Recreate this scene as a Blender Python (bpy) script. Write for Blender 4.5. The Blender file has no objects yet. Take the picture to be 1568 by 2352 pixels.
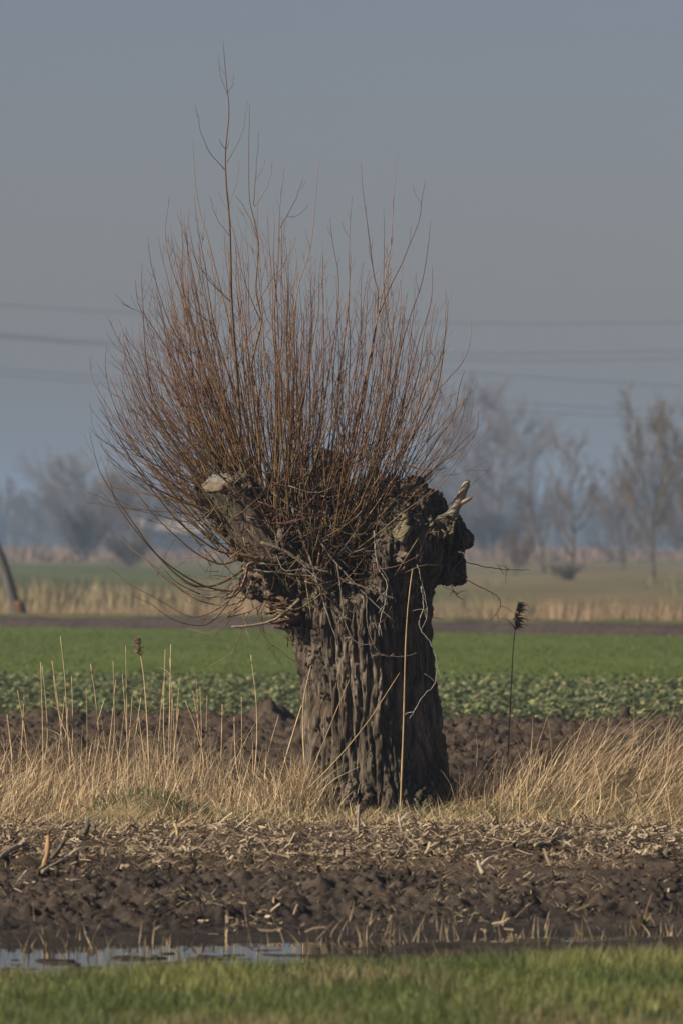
import bpy, math, random
import numpy as np
from mathutils import Vector

random.seed(7)
rng = np.random.default_rng(7)
S = bpy.context.scene
COL = S.collection

# ------------------------------------------------------------------ camera, light
F = 12000.0          # focal length in picture units (picture is 1568 x 2352 of them)
D0 = 30.0            # metres from lens to the willow
HZ = 1235.0          # horizon row
CAMZ = 1.6
cam_d = bpy.data.cameras.new('camera')
cam = bpy.data.objects.new('camera', cam_d)
COL.objects.link(cam)
cam_d.sensor_fit = 'VERTICAL'
cam_d.sensor_height = 36.0
cam_d.lens = 36.0 * F / 2352.0
cam_d.clip_start = 0.5
cam_d.clip_end = 9000.0
cam.location = (0, -D0, CAMZ)
cam.rotation_euler = (math.radians(90) + math.atan((HZ - 1176) / F), 0, 0)
cam_d.dof.use_dof = True
cam_d.dof.focus_distance = D0 - 0.1
cam_d.dof.aperture_fstop = 4.5
S.camera = cam

SUN_EL = math.radians(33)
SUN_AZ = math.radians(66)      # to the left of straight behind the camera
to_sun = Vector((-math.sin(SUN_AZ) * math.cos(SUN_EL), -math.cos(SUN_AZ) * math.cos(SUN_EL), math.sin(SUN_EL)))
sd = bpy.data.lights.new('sun', 'SUN')
sd.energy = 5.0
sd.angle = math.radians(0.5)
sd.color = (1.0, 0.91, 0.75)
sun = bpy.data.objects.new('sun', sd)
COL.objects.link(sun)
sun.location = (-30, -20, 40)
sun.rotation_euler = to_sun.to_track_quat('Z', 'Y').to_euler()

W = bpy.data.worlds.new("World")
S.world = W
W.use_nodes = True
nt = W.node_tree
bg = nt.nodes['Background']
sky = nt.nodes.new('ShaderNodeTexSky')
sky.sky_type = 'NISHITA'
sky.sun_disc = False
sky.sun_elevation = SUN_EL
sky.sun_rotation = math.atan2(to_sun.x, to_sun.y)
sky.air_density = 1.0
sky.dust_density = 1.8
sky.ozone_density = 3.0
tint = nt.nodes.new('ShaderNodeVectorMath')
tint.operation = 'MULTIPLY'
tint.inputs[1].default_value = (0.885, 0.715, 0.71)      # the dull lilac-grey of that day's sky
nt.links.new(sky.outputs[0], tint.inputs[0])
nt.links.new(tint.outputs[0], bg.inputs['Color'])
bg.inputs['Strength'].default_value = 0.05
S.view_settings.view_transform = 'Standard'
S.view_settings.look = 'None'
S.view_settings.exposure = 0.83
S.view_settings.gamma = 1.0
S.render.engine = 'CYCLES'
S.cycles.use_denoising = True
S.cycles.max_bounces = 5
S.cycles.diffuse_bounces = 1
S.cycles.glossy_bounces = 2
S.cycles.transmission_bounces = 2
S.cycles.volume_bounces = 0
S.cycles.transparent_max_bounces = 4
S.cycles.caustics_reflective = False
S.cycles.caustics_refractive = False


# ------------------------------------------------------------------ helpers
def pv(vx, vy, y=0.0):
    """A point near the willow from its place in the picture; y is metres behind the trunk's axis."""
    return np.array([(vx - 784.0) / 400.0, y, (1870.0 - vy) / 400.0])


def at(vx, d, z=0.0):
    return np.array([(vx - 784.0) * d / F, d - D0, z])


def zat(vy, d):
    return CAMZ - (vy - HZ) * d / F


_perm = np.random.default_rng(3).permutation(256)
_perm = np.concatenate([_perm, _perm, _perm])
_g3 = np.random.default_rng(4).normal(size=(256, 3))
_g3 /= np.linalg.norm(_g3, axis=1)[:, None]


def noise(p):
    """Gradient noise, about -0.6..0.6, p (N,3)."""
    p = np.asarray(p, float)
    i = np.floor(p).astype(int)
    f = p - i
    u = f * f * f * (f * (f * 6 - 15) + 10)
    i &= 255
    out = 0
    for dx in (0, 1):
        for dy in (0, 1):
            for dz in (0, 1):
                h = _perm[_perm[_perm[i[:, 0] + dx] + i[:, 1] + dy] + i[:, 2] + dz]
                g = _g3[h]
                v = (g * (f - (dx, dy, dz))).sum(1)
                w = (u[:, 0] if dx else 1 - u[:, 0]) * (u[:, 1] if dy else 1 - u[:, 1]) * (u[:, 2] if dz else 1 - u[:, 2])
                out = out + v * w
    return out


def fbm(p, o=4, lac=2.1, gain=0.5):
    p = np.asarray(p, float)
    a, s = 1.0, 0
    for k in range(o):
        s = s + a * noise(p + 17.3 * k)
        p = p * lac
        a *= gain
    return s


def n2(x, y, sx, sy=None, o=3, seed=0.0):
    sy = sx if sy is None else sy
    return fbm(np.stack([np.asarray(x) * sx, np.asarray(y) * sy, np.full(np.shape(x), seed + 0.37)], -1).reshape(-1, 3), o).reshape(np.shape(x))


class Geo:
    """Collects quads with a colour per vertex; build() links ONE mesh object."""
    def __init__(self):
        self.v, self.f, self.c, self.n = [], [], [], 0

    def add(self, v, f, c):
        v = np.asarray(v, float).reshape(-1, 3)
        c = np.asarray(c, float)
        if c.ndim == 1:
            c = np.tile(c, (len(v), 1))
        self.v.append(v)
        self.f.append(np.asarray(f, int).reshape(-1, 4) + self.n)
        self.c.append(c)
        self.n += len(v)

    def merge(self, g):
        if g.n:
            self.v += g.v
            self.c += g.c
            self.f += [f + self.n for f in g.f]
            self.n += g.n

    def tube(self, pts, rad, col, k=5, cap=True):
        pts = np.asarray(pts, float)
        n = len(pts)
        rad = np.broadcast_to(np.asarray(rad, float), (n,))
        t = np.gradient(pts, axis=0)
        t /= np.linalg.norm(t, axis=1)[:, None] + 1e-12
        ref = np.array([0.31, 0.9, 0.12])
        a = np.cross(t, ref)
        a /= np.linalg.norm(a, axis=1)[:, None] + 1e-12
        b = np.cross(t, a)
        th = np.arange(k) * 2 * math.pi / k
        ring = pts[:, None] + rad[:, None, None] * (np.cos(th)[None, :, None] * a[:, None] + np.sin(th)[None, :, None] * b[:, None])
        i = np.arange(n - 1)[:, None] * k
        j = np.arange(k)[None]
        q = np.stack([i + j, i + (j + 1) % k, i + k + (j + 1) % k, i + k + j], -1).reshape(-1, 4)
        v = ring.reshape(-1, 3)
        col = np.asarray(col, float)
        c = np.repeat(col, k, axis=0) if col.ndim == 2 else np.tile(col, (n * k, 1))
        if cap:
            m = n * k
            v = np.concatenate([v, pts[-1:], pts[:1]])
            jj = np.arange(0, k - 1, 2)
            e = (n - 1) * k
            caps = [[e + x, e + (x + 1) % k, e + (x + 2) % k, m] for x in range(0, k, 2)]
            caps += [[(x + 2) % k, (x + 1) % k, x, m + 1] for x in range(0, k, 2)]
            q = np.concatenate([q, np.array(caps)])
            c = np.concatenate([c, c[-1:], c[:1]])
        self.add(v, q, c)

    def blades(self, base, h, w, lean, bend, col, seg=3, face=None, taper=1.4, tipcol=None):
        """Many thin leaves: base (N,3), height h, width w, lean (N,2) start slope, bend (N,2) curve."""
        N = len(base)
        h = np.broadcast_to(h, (N,))
        w = np.broadcast_to(w, (N,))
        ang = rng.uniform(-1.1, 1.1, N) if face is None else face
        side = np.stack([np.cos(ang), np.sin(ang), np.zeros(N)], -1)
        rows = []
        for s in range(seg + 1):
            t = s / seg
            off = lean * t + bend * t * t
            up = t / np.sqrt(1 + (off ** 2).sum(1) * 0.6)
            p = base + h[:, None] * np.concatenate([off * 0.8, up[:, None]], 1)
            ww = (w * max(0.06, 1 - t ** taper))[:, None] * side * 0.5
            rows.append(np.stack([p - ww, p + ww], 1))
        v = np.stack(rows, 1)                              # N, seg+1, 2, 3
        st = (seg + 1) * 2
        i = (np.arange(N) * st)[:, None] + (np.arange(seg) * 2)[None]
        q = np.stack([i, i + 1, i + 3, i + 2], -1).reshape(-1, 4)
        col = np.broadcast_to(col, (N, 3))
        if tipcol is None:
            c = np.repeat(col, st, axis=0)
        else:
            t = np.repeat(np.linspace(0, 1, seg + 1), 2)[None, :, None]
            c = (col[:, None] * (1 - t) + np.broadcast_to(tipcol, (N, 3))[:, None] * t).reshape(-1, 3)
        self.add(v.reshape(-1, 3), q, c)

    def build(self, name, mat, parent=None, smooth=False):
        v = np.concatenate(self.v) if self.v else np.zeros((0, 3))
        f = np.concatenate(self.f)
        c = np.concatenate(self.c)
        return mesh(name, v, f, c, mat, parent, smooth)


def mesh(name, v, f, c, mat, parent=None, smooth=False):
    me = bpy.data.meshes.new(name)
    v = np.asarray(v, np.float32)
    f = np.asarray(f, np.int32)
    me.vertices.add(len(v))
    me.vertices.foreach_set('co', v.ravel())
    me.loops.add(f.size)
    me.loops.foreach_set('vertex_index', f.ravel())
    me.polygons.add(len(f))
    k = f.shape[1]
    me.polygons.foreach_set('loop_start', np.arange(0, f.size, k, dtype=np.int32))
    me.polygons.foreach_set('loop_total', np.full(len(f), k, np.int32))
    if smooth:
        me.polygons.foreach_set('use_smooth', np.ones(len(f), bool))
    if c is not None:
        at_ = me.attributes.new('Col', 'FLOAT_COLOR', 'POINT')
        c4 = np.ones((len(v), 4), np.float32)
        c4[:, :3] = np.clip(c, 0, 1)
        at_.data.foreach_set('color', c4.ravel())
    me.update(calc_edges=True)
    me.validate(clean_customdata=False)
    me.materials.append(mat)
    o = bpy.data.objects.new(name, me)
    COL.objects.link(o)
    if parent is not None:
        o.parent = parent
    return o


def tag(o, label=None, cat=None, group=None, kind=None):
    if label: o['label'] = label
    if cat: o['category'] = cat
    if group: o['group'] = group
    if kind: o['kind'] = kind
    return o


def thing(name, label, cat, loc=(0, 0, 0), group=None):
    o = bpy.data.objects.new(name, None)
    o.empty_display_size = 0.2
    COL.objects.link(o)
    o.location = loc
    return tag(o, label, cat, group)


ALB = 0.667         # all the colours below are scaled to real-world albedo by this


def material(name, rough=0.8, spec=0.3, var=0.25, scale=30.0, bump=0.0, bscale=60.0, stretch=(1, 1, 1), transl=0.0, base=None):
    m = bpy.data.materials.new(name)
    m.use_nodes = True
    t = m.node_tree
    L = t.links
    b = t.nodes['Principled BSDF']
    b.inputs['Roughness'].default_value = rough
    b.inputs['Specular IOR Level'].default_value = spec
    tc = t.nodes.new('ShaderNodeTexCoord')
    mp = t.nodes.new('ShaderNodeMapping')
    mp.inputs['Scale'].default_value = stretch
    L.new(tc.outputs['Object'], mp.inputs['Vector'])
    nz = t.nodes.new('ShaderNodeTexNoise')
    nz.inputs['Scale'].default_value = scale
    nz.inputs['Detail'].default_value = 5
    L.new(mp.outputs[0], nz.inputs['Vector'])
    mr = t.nodes.new('ShaderNodeMapRange')
    mr.inputs['From Min'].default_value = 0.3
    mr.inputs['From Max'].default_value = 0.7
    mr.inputs['To Min'].default_value = ALB * (1 - var)
    mr.inputs['To Max'].default_value = ALB * (1 + var)
    L.new(nz.outputs['Fac'], mr.inputs['Value'])
    vm = t.nodes.new('ShaderNodeVectorMath')
    vm.operation = 'SCALE'
    if base is None:
        a = t.nodes.new('ShaderNodeAttribute')
        a.attribute_name = 'Col'
        L.new(a.outputs['Color'], vm.inputs[0])
    else:
        vm.inputs[0].default_value = base
    L.new(mr.outputs[0], vm.inputs['Scale'])
    L.new(vm.outputs[0], b.inputs['Base Color'])
    if bump:
        n3 = t.nodes.new('ShaderNodeTexNoise')
        n3.inputs['Scale'].default_value = bscale
        n3.inputs['Detail'].default_value = 9
        n3.inputs['Roughness'].default_value = 0.68
        L.new(mp.outputs[0], n3.inputs['Vector'])
        bp = t.nodes.new('ShaderNodeBump')
        bp.inputs['Strength'].default_value = 1.0
        bp.inputs['Distance'].default_value = bump
        L.new(n3.outputs['Fac'], bp.inputs['Height'])
        L.new(bp.outputs[0], b.inputs['Normal'])
    if transl:
        tr = t.nodes.new('ShaderNodeBsdfTranslucent')
        L.new(vm.outputs[0], tr.inputs['Color'])
        mx = t.nodes.new('ShaderNodeMixShader')
        mx.inputs[0].default_value = transl
        L.new(b.outputs[0], mx.inputs[1])
        L.new(tr.outputs[0], mx.inputs[2])
        L.new(mx.outputs[0], t.nodes['Material Output'].inputs['Surface'])
    return m


M_bark = material('willow_bark', 0.92, 0.1, 0.5, 60, 0.024, 95, (1, 1, 0.09))
M_wood = material('cut_wood', 0.85, 0.2, 0.3, 40, 0.004, 60, (1, 1, 0.3))
M_shoot = material('shoot_bark', 0.5, 0.4, 0.2, 40)
M_straw = material('straw', 0.6, 0.3, 0.2, 25, transl=0.15)
M_grass = material('grass', 0.55, 0.3, 0.2, 12, transl=0.25)
M_leaf = material('crop_leaf', 0.5, 0.4, 0.2, 20, transl=0.2)
M_soil = material('soil', 0.95, 0.05, 0.3, 8, 0.02, 22)
M_wetsoil = material('wet_soil', 0.75, 0.14, 0.3, 8, 0.015, 22)
M_turf = material('turf', 0.95, 0.1, 0.3, 3.5, 0.03, 9)
M_far = material('far_land', 1.0, 0.0, 0.25, 0.12, 0, 1, (1, 0.25, 1))
M_tree = material('bare_twigs', 0.95, 0.1, 0.2, 2)
M_post = material('grey_wood', 0.9, 0.15, 0.3, 14, 0.004, 40, (1, 1, 0.1))
M_wire = material('cable_metal', 0.5, 0.4, 0.05, 1, base=(0.07, 0.07, 0.075))
M_wall = material('barn_wall', 0.9, 0.1, 0.15, 1, base=(0.10, 0.11, 0.13))
M_roof = material('barn_roof', 0.8, 0.1, 0.1, 1, base=(0.42, 0.36, 0.29))

# ------------------------------------------------------------------ land
_pd = [-1e3, 0, 17.5, 23.0, 24.7, 28.2, 29.4, 31.0, 46, 88.6, 3000]


def edge(x):
    return 20.62 + 0.27 * np.clip(x, -2.2, 2.2)


def far_edge(x):                     # where the green field meets the dark soil bank
    return 89.4 - 0.74 * np.asarray(x)


def crop0(x):
    return 45.6 - 0.28 * np.clip(np.asarray(x), -12, 12)


def crop1(x):
    return 57.5 - 0.30 * np.clip(np.asarray(x), -15, 15)


def zland(x, d):
    x, d = np.broadcast_arrays(np.asarray(x, float), np.asarray(d, float))
    e = d - edge(x)
    near = np.interp(e, [-3.5, -1.2, -0.25, 0.05, 0.4, 1.45, 1.9, 2.5, 4.0], [0, -0.03, -0.10, -0.14, -0.2, -0.2, -0.11, -0.085, 0.03])
    flat = np.clip((x - 0.05 + 0.3 * np.sin(x * 5)) / 0.5, 0, 1) * (0.094 + 0.03 * n2(x, d, 5, 6, 3, 24))
    isl = np.clip(-0.03 + 0.45 * n2(x, d, 3.2, 6.5, 3, 27), 0, 0.079)
    near = near + np.clip(np.maximum(flat, isl), 0, 0.11) * np.interp(e, [0.1, 0.4, 1.3, 1.75], [0, 1, 1, 0])
    mid = np.interp(d, [24.7, 28.2, 29.3, 31.2, 33, 46], [0.03, 0.02, 0.02, 0.0, 0.0, 0.0])
    q = d - far_edge(x)
    far = np.interp(q, [0, 0.5, 4.0, 5.6, 15, 17], [0, 0.17, 0.18, -0.35, -0.35, 0])
    return np.where(d < 24.7, near, np.where(d < 60, mid, far))


def rough_plough(x, d):
    a = np.abs(n2(x, d, 2.6, 2.2, 3, 1.0))
    b = n2(x, d, 7.5, 6.5, 3, 5.0)
    c = n2(x, d, 0.9, 0.35, 2, 9.0)
    m = 0.16 * np.exp(-((x + 0.62) / 0.16) ** 2 - ((d - 44.2) / 0.5) ** 2)
    return m + 0.15 * (0.35 - a) + 0.09 * b + 0.045 * n2(x, d, 19, 17, 2, 8.0) + 0.09 * c + 0.01


def strip(name, d0, d1, half, nx, ny, colf, mat, rough=None, fade=0.5, label=None):
    u = np.linspace(-1, 1, nx)[None, :].repeat(ny, 0)
    x = u * half
    t = np.linspace(0, 1, ny)[:, None]
    a = d0(x) if callable(d0) else np.full(x.shape, float(d0))
    b = d1(x) if callable(d1) else np.full(x.shape, float(d1))
    d = a + (b - a) * t
    z = zland(x, d)
    if rough is not None:
        k = np.clip(np.minimum(d - a, b - d) / fade, 0, 1) if fade else 1
        z = z + rough(x, d) * k
    v = np.stack([x, d - D0, z], -1).reshape(-1, 3)
    i = np.arange(ny - 1)[:, None] * nx + np.arange(nx - 1)[None]
    f = np.stack([i, i + 1, i + nx + 1, i + nx], -1).reshape(-1, 4)
    o = mesh(name, v, f, colf(x, d, z).reshape(-1, 3), mat, None, True)
    tag(o, kind='structure')
    return o


def mixc(a, b, t):
    t = np.clip(np.asarray(t), 0, 1)[..., None]
    return np.asarray(a) * (1 - t) + np.asarray(b) * t


SOIL = (0.104, 0.075, 0.053)
SOILD = (0.055, 0.040, 0.029)
c_soil = lambda x, d, z: mixc(SOILD, SOIL, 0.5 + 1.3 * n2(x, d, 1.1, 1.1, 3, 2))
c_grass = lambda x, d, z: mixc((0.045, 0.07, 0.02), (0.15, 0.12, 0.05), 0.35 + 1.1 * n2(x, d, 0.7, 0.5, 3, 3))
c_verge = lambda x, d, z: mixc((0.16, 0.125, 0.07), (0.25, 0.19, 0.10), 0.5 + 1.1 * n2(x, d, 2.0, 2.0, 3, 4))
c_wheat = lambda x, d, z: mixc((0.084, 0.116, 0.018), (0.110, 0.144, 0.026), 0.5 + 0.9 * n2(x, d, 0.5, 0.14, 3, 6))
c_bank = lambda x, d, z: np.where(((d - far_edge(x)) < 1.0)[..., None], mixc((0.055, 0.042, 0.038), (0.085, 0.063, 0.052), 0.5 + n2(x, d, 0.9, 1, 2, 7)),
                                  mixc((0.06, 0.095, 0.03), (0.16, 0.13, 0.06), 0.35 + 1.2 * n2(x, d, 0.35, 0.4, 2, 8)))


def c_meadow(x, d, z):
    k = n2(x, d, 0.035, 0.012, 3, 11) + 0.5 * n2(x, d, 0.25, 0.05, 2, 12)
    c = mixc((0.098, 0.112, 0.050), (0.20, 0.155, 0.088), 0.22 + 1.3 * k + 0.25 * np.clip(-x / 12, 0, 1) * (d < 160))
    return mixc(c, (0.20, 0.145, 0.10), np.clip((d - 420) / 300, 0, 0.75))


g0 = mesh('ground', np.array([[-3500, -200, -0.95], [3500, -200, -0.95], [3500, 6000, -0.95], [-3500, 6000, -0.95]]), np.array([[0, 1, 2, 3]]), np.tile((0.10, 0.10, 0.05), (4, 1)), M_far)
tag(g0, kind='structure')
strip('grass_bank', 12, lambda x: edge(x) + 0.02, 4.5, 120, 110, c_grass, M_turf, lambda x, d: 0.03 * n2(x, d, 1.6, 1.6, 3, 2), 0.3)


def c_mud(x, d, z):
    return mixc((0.031, 0.023, 0.018), (0.074, 0.054, 0.039), np.clip((z + 0.12) / 0.12, 0, 1) * 0.8 + 0.9 * n2(x, d, 3, 3, 3, 3))


def r_mud(x, d):
    k = np.clip((d - edge(x) - 1.9) / 0.7, 0.08, 1)
    return k * (0.06 * n2(x, d, 2.2, 2.2, 3, 21) + 0.05 * n2(x, d, 9, 9, 3, 22) + 0.038 * n2(x, d, 24, 24, 3, 23))


strip('ditch_mud', lambda x: edge(x) + 0.02, 24.7, 3.6, 640, 300, c_mud, M_wetsoil, r_mud, 0.3)
strip('stubble_field', 24.7, 28.4, 4.6, 480, 220, c_soil, M_soil, lambda x, d: 0.05 * (0.3 - np.abs(n2(x, d, 3, 3, 3, 31))) + 0.04 * n2(x, d, 9, 9, 3, 32), 0.3)


def r_verge(x, d):
    g = lambda cx, cd, sx, sd_, h: h * np.exp(-((x - cx) / sx) ** 2 - ((d - cd) / sd_) ** 2)
    return 0.03 * n2(x, d, 3, 3, 3, 33) + g(-1.08, 28.9, 0.35, 0.4, 0.16) + g(-0.27, 29.75, 0.25, 0.3, 0.13) + g(1.35, 30.1, 0.65, 0.6, 0.19) + g(2.3, 30.0, 0.9, 0.6, 0.18) + g(-2.1, 29.8, 0.6, 0.6, 0.10)


strip('grass_verge', 28.4, 31.2, 6.0, 260, 110, c_verge, M_turf, r_verge, 0.3)
strip('ploughed_field', 31.2, crop0, 8.0, 560, 380, c_soil, M_soil, rough_plough, 0.5)
strip('crop_field', crop0, crop1, 12, 120, 60, lambda x, d, z: mixc((0.04, 0.06, 0.02), SOILD, 0.4 + n2(x, d, 2, 2, 2, 5)), M_soil, lambda x, d: 0.03 * n2(x, d, 2, 2, 2, 6))
strip('wheat_field', crop1, far_edge, 24, 160, 160, c_wheat, M_turf, lambda x, d: 0.02 * n2(x, d, 0.6, 0.6, 2, 6))
strip('soil_bank', far_edge, lambda x: far_edge(x) + 6, 24, 300, 40, c_bank, M_soil, lambda x, d: 0.07 * n2(x, d, 1.3, 1.5, 3, 8), 0.2)
strip('reed_ditch', lambda x: far_edge(x) + 6, lambda x: far_edge(x) + 18, 24, 60, 20, lambda x, d, z: mixc((0.14, 0.10, 0.065), (0.19, 0.14, 0.09), 0.5 + n2(x, d, 1, 1, 2, 9)), M_turf)
strip('meadow', lambda x: far_edge(np.clip(x, -24, 24)) + 18, lambda x: 420 + 0 * x, 90, 260, 200, c_meadow, M_far, lambda x, d: 0.05 * n2(x, d, 0.5, 0.3, 2, 10))
strip('far_fields', 420, 3200, 1500, 120, 120, c_meadow, M_far)

# water in the ditch
xs = np.linspace(-5, 5, 21)
vv, ff = [], []
for i, x in enumerate(xs):
    vv += [[x, edge(x) - 0.25 - D0, -0.125], [x, edge(x) + 2.15 - D0, -0.125]]
    if i: ff.append([2 * i - 2, 2 * i, 2 * i + 1, 2 * i - 1])
M_water = bpy.data.materials.new('ditch_water')
M_water.use_nodes = True
b = M_water.node_tree.nodes['Principled BSDF']
b.inputs['Base Color'].default_value = (0.02, 0.018, 0.014, 1)
b.inputs['Roughness'].default_value = 0.03
b.inputs['IOR'].default_value = 1.33
_n = M_water.node_tree.nodes.new('ShaderNodeTexNoise')
_n.inputs['Scale'].default_value = 9
_b = M_water.node_tree.nodes.new('ShaderNodeBump')
_b.inputs['Distance'].default_value = 0.0015
M_water.node_tree.links.new(_n.outputs['Fac'], _b.inputs['Height'])
M_water.node_tree.links.new(_b.outputs[0], b.inputs['Normal'])
tag(mesh('ditch_water', np.array(vv), np.array(ff), None, M_water), kind='structure')

# ------------------------------------------------------------------ haze
HAZE_TOP = 27.0
hb = np.array([[x, y, z] for z in (-2.0, HAZE_TOP) for y in (-90, 3600) for x in (-1900, 1900)], float)
hf = np.array([[0, 2, 3, 1], [4, 5, 7, 6], [0, 1, 5, 4], [2, 6, 7, 3], [0, 4, 6, 2], [1, 3, 7, 5]])
M_haze = bpy.data.materials.new('haze_air')
M_haze.use_nodes = True
t = M_haze.node_tree
t.nodes.remove(t.nodes['Principled BSDF'])
pvn = t.nodes.new('ShaderNodeVolumePrincipled')
pvn.inputs['Color'].default_value = (0.30, 0.41, 0.575, 1)
pvn.inputs['Density'].default_value = 0.0009
t.links.new(pvn.outputs[0], t.nodes['Material Output'].inputs['Volume'])
tag(mesh('haze', hb, hf, None, M_haze), kind='stuff')

# ------------------------------------------------------------------ the willow: trunk from a distance field
def smin(a, b, k):
    h = np.clip(0.5 + 0.5 * (b - a) / k, 0, 1)
    return b * (1 - h) + a * h - k * h * (1 - h)


hh = 0.0075
ox, oy, oz = -0.86, -0.56, -0.10
X, Y, Z = np.meshgrid(np.arange(ox, 0.80, hh), np.arange(oy, 0.56, hh), np.arange(oz, 2.16, hh), indexing='ij')
X = X.astype(np.float32); Y = Y.astype(np.float32); Z = Z.astype(np.float32)
vy = np.array([1910, 1870, 1835, 1800, 1700, 1600, 1500, 1450, 1400, 1350, 1300, 1240])
vl = np.array([712, 716, 716, 714, 705, 698, 689, 683, 680, 672, 668, 690])
vr = np.array([1038, 1032, 1026, 1020, 1008, 994, 983, 978, 972, 970, 960, 930])
zz = (1870 - vy) / 400.0
cx = np.interp(Z, zz, ((vl + vr) / 2 - 784) / 400.0)
rx = np.interp(Z, zz, (vr - vl) / 800.0)
ry = np.interp(Z, zz, (vr - vl) / 800.0 * np.array([1.05, 1.02, 1, 1, .98, .96, .96, .96, .96, .98, .96, .85]))
ang = np.arctan2(Y, X - cx)
lob = 1 + 0.035 * np.cos(5 * ang + 1.0) + 0.025 * np.cos(9 * ang + Z * 1.3) + 0.05 * np.exp(-np.maximum(Z, 0) / 0.12) * np.cos(6 * ang + 0.6)
f = (np.sqrt(((X - cx) / rx) ** 2 + (Y / ry) ** 2) / lob - 1) * np.minimum(rx, ry)
f = np.maximum(f, Z - 1.52)
f = np.maximum(f, -0.07 - Z)
del ang, lob, cx, rx, ry


def cone(p0, r0, p1, r1):
    a = pv(*p0); b_ = pv(*p1)
    ba = b_ - a
    L2 = float(ba @ ba)
    tt = np.clip(((X - a[0]) * ba[0] + (Y - a[1]) * ba[1] + (Z - a[2]) * ba[2]) / L2, 0, 1)
    dd = np.sqrt((X - a[0] - ba[0] * tt) ** 2 + (Y - a[1] - ba[1] * tt) ** 2 + (Z - a[2] - ba[2] * tt) ** 2)
    return dd - (r0 + (r1 - r0) * tt) / 400.0


def plane(p, n):
    a = pv(*p)
    n = np.array(n, float)
    n /= np.linalg.norm(n)
    return (X - a[0]) * n[0] + (Y - a[1]) * n[1] + (Z - a[2]) * n[2]


STUBN = np.array([-0.30, -0.30, 0.90])
for (p0, r0, p1, r1, k) in [
    ((745, 1400, 0.0), 88, (655, 1290, 0.0), 74, 0.10),
    ((655, 1300, -0.05), 70, (690, 1215, 0.12), 66, 0.06),
    ((660, 1180, 0.18), 46, (700, 1130, 0.26), 30, 0.05),
    ((735, 1290, 0.26), 85, (800, 1190, 0.30), 70, 0.06),
    ((800, 1190, 0.30), 70, (855, 1140, 0.30), 42, 0.04),
    ((885, 1390, -0.05), 88, (925, 1270, -0.15), 80, 0.08),
    ((925, 1270, -0.13), 80, (948, 1180, -0.12), 66, 0.05),
    ((942, 1180, 0.02), 60, (950, 1120, 0.05), 26, 0.03),
    ((950, 1200, 0.02), 62, (988, 1160, 0.08), 34, 0.03),
    ((870, 1200, 0.22), 60, (890, 1130, 0.24), 32, 0.05),
    ((700, 1420, -0.05), 40, (648, 1398, -0.05), 20, 0.03),
    ((600, 1330, 0.05), 40, (590, 1300, 0.05), 22, 0.04),
    ((880, 1290, -0.26), 46, (925, 1200, -0.28), 36, 0.05),
]:
    f = smin(f, cone(p0, r0, p1, r1), k)
_kr = np.random.default_rng(12)
for (kx, ky, kd) in [(640, 1270, -.26), (668, 1235, -.2), (605, 1285, -.14), (960, 1150, -.1), (880, 1120, .1), (700, 1110, .2), (735, 1130, .25), (840, 1130, .22)]:
    kk = _kr.normal(0, 1, 3) * (16, 14, .04)
    f = smin(f, cone((kx, ky, kd), _kr.uniform(12, 20), (kx + kk[0], ky + kk[1], kd - .05 + kk[2]), _kr.uniform(5, 12)), 0.02)
for (a0, r0, a1, r1) in [((575, 1190, -.02), 26, (545, 1085, -.06), 15), ((600, 1190, .05), 24, (583, 1092, .06), 12), ((640, 1160, .15), 20, (628, 1085, .14), 9), ((665, 1150, .18), 18, (668, 1080, .2), 8), ((935, 1150, .1), 26, (905, 1098, .12), 12)]:
    f = smin(f, cone(a0, r0, a1, r1), 0.015)
# the heavy sawn lobes on the right
f = smin(f, np.maximum(cone((975, 1230, 0.0), 56, (1045, 1216, -0.02), 44), plane((1062, 1203, 0), (1, -0.15, 0.62))), 0.03)
f = smin(f, np.maximum(cone((950, 1300, 0.05), 62, (985, 1285, 0.05), 44), plane((1052, 1250, 0), (1, 0, 0))), 0.05)
f = smin(f, np.maximum(np.maximum(cone((980, 1290, 0.02), 38, (1090, 1308, 0.02), 30), plane((1067, 1300, 0), (1, -0.1, 0.04))), plane((1040, 1334, 0), (0.08, 0, -1))), 0.015)
# roots running out from the foot
for (a0, r0, a1, r1) in [((985, 1815, -.1), 46, (1030, 1890, -.16), 14), ((760, 1825, -.2), 46, (712, 1890, -.36), 18), ((905, 1830, -.32), 40, (925, 1892, -.47), 16), ((820, 1830, -.33), 36, (800, 1890, -.47), 14), ((960, 1830, -.28), 36, (1000, 1890, -.38), 14), ((1000, 1820, .1), 46, (1028, 1892, .22), 14), ((720, 1830, .1), 40, (680, 1890, .2), 16)]:
    f = smin(f, cone(a0, r0, a1, r1), 0.06)
# the block standing at the back, sawn flat
f = smin(f, np.maximum(cone((765, 1230, 0.30), 40, (755, 1010, 0.32), 29), plane((755, 1037, 0.3), (0.05, -0.2, 1))), 0.04)
# big sawn limb on the left and the thin one behind it
f = smin(f, np.maximum(cone((655, 1310, -0.08), 66, (494, 1075, -0.26), 42), plane((506, 1103, -0.26), STUBN)), 0.04)
f = smin(f, np.maximum(cone((560, 1250, 0.05), 26, (448, 1075, 0.10), 14), plane((452, 1090, 0.1), (-0.5, -0.2, 0.8))), 0.02)
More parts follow.
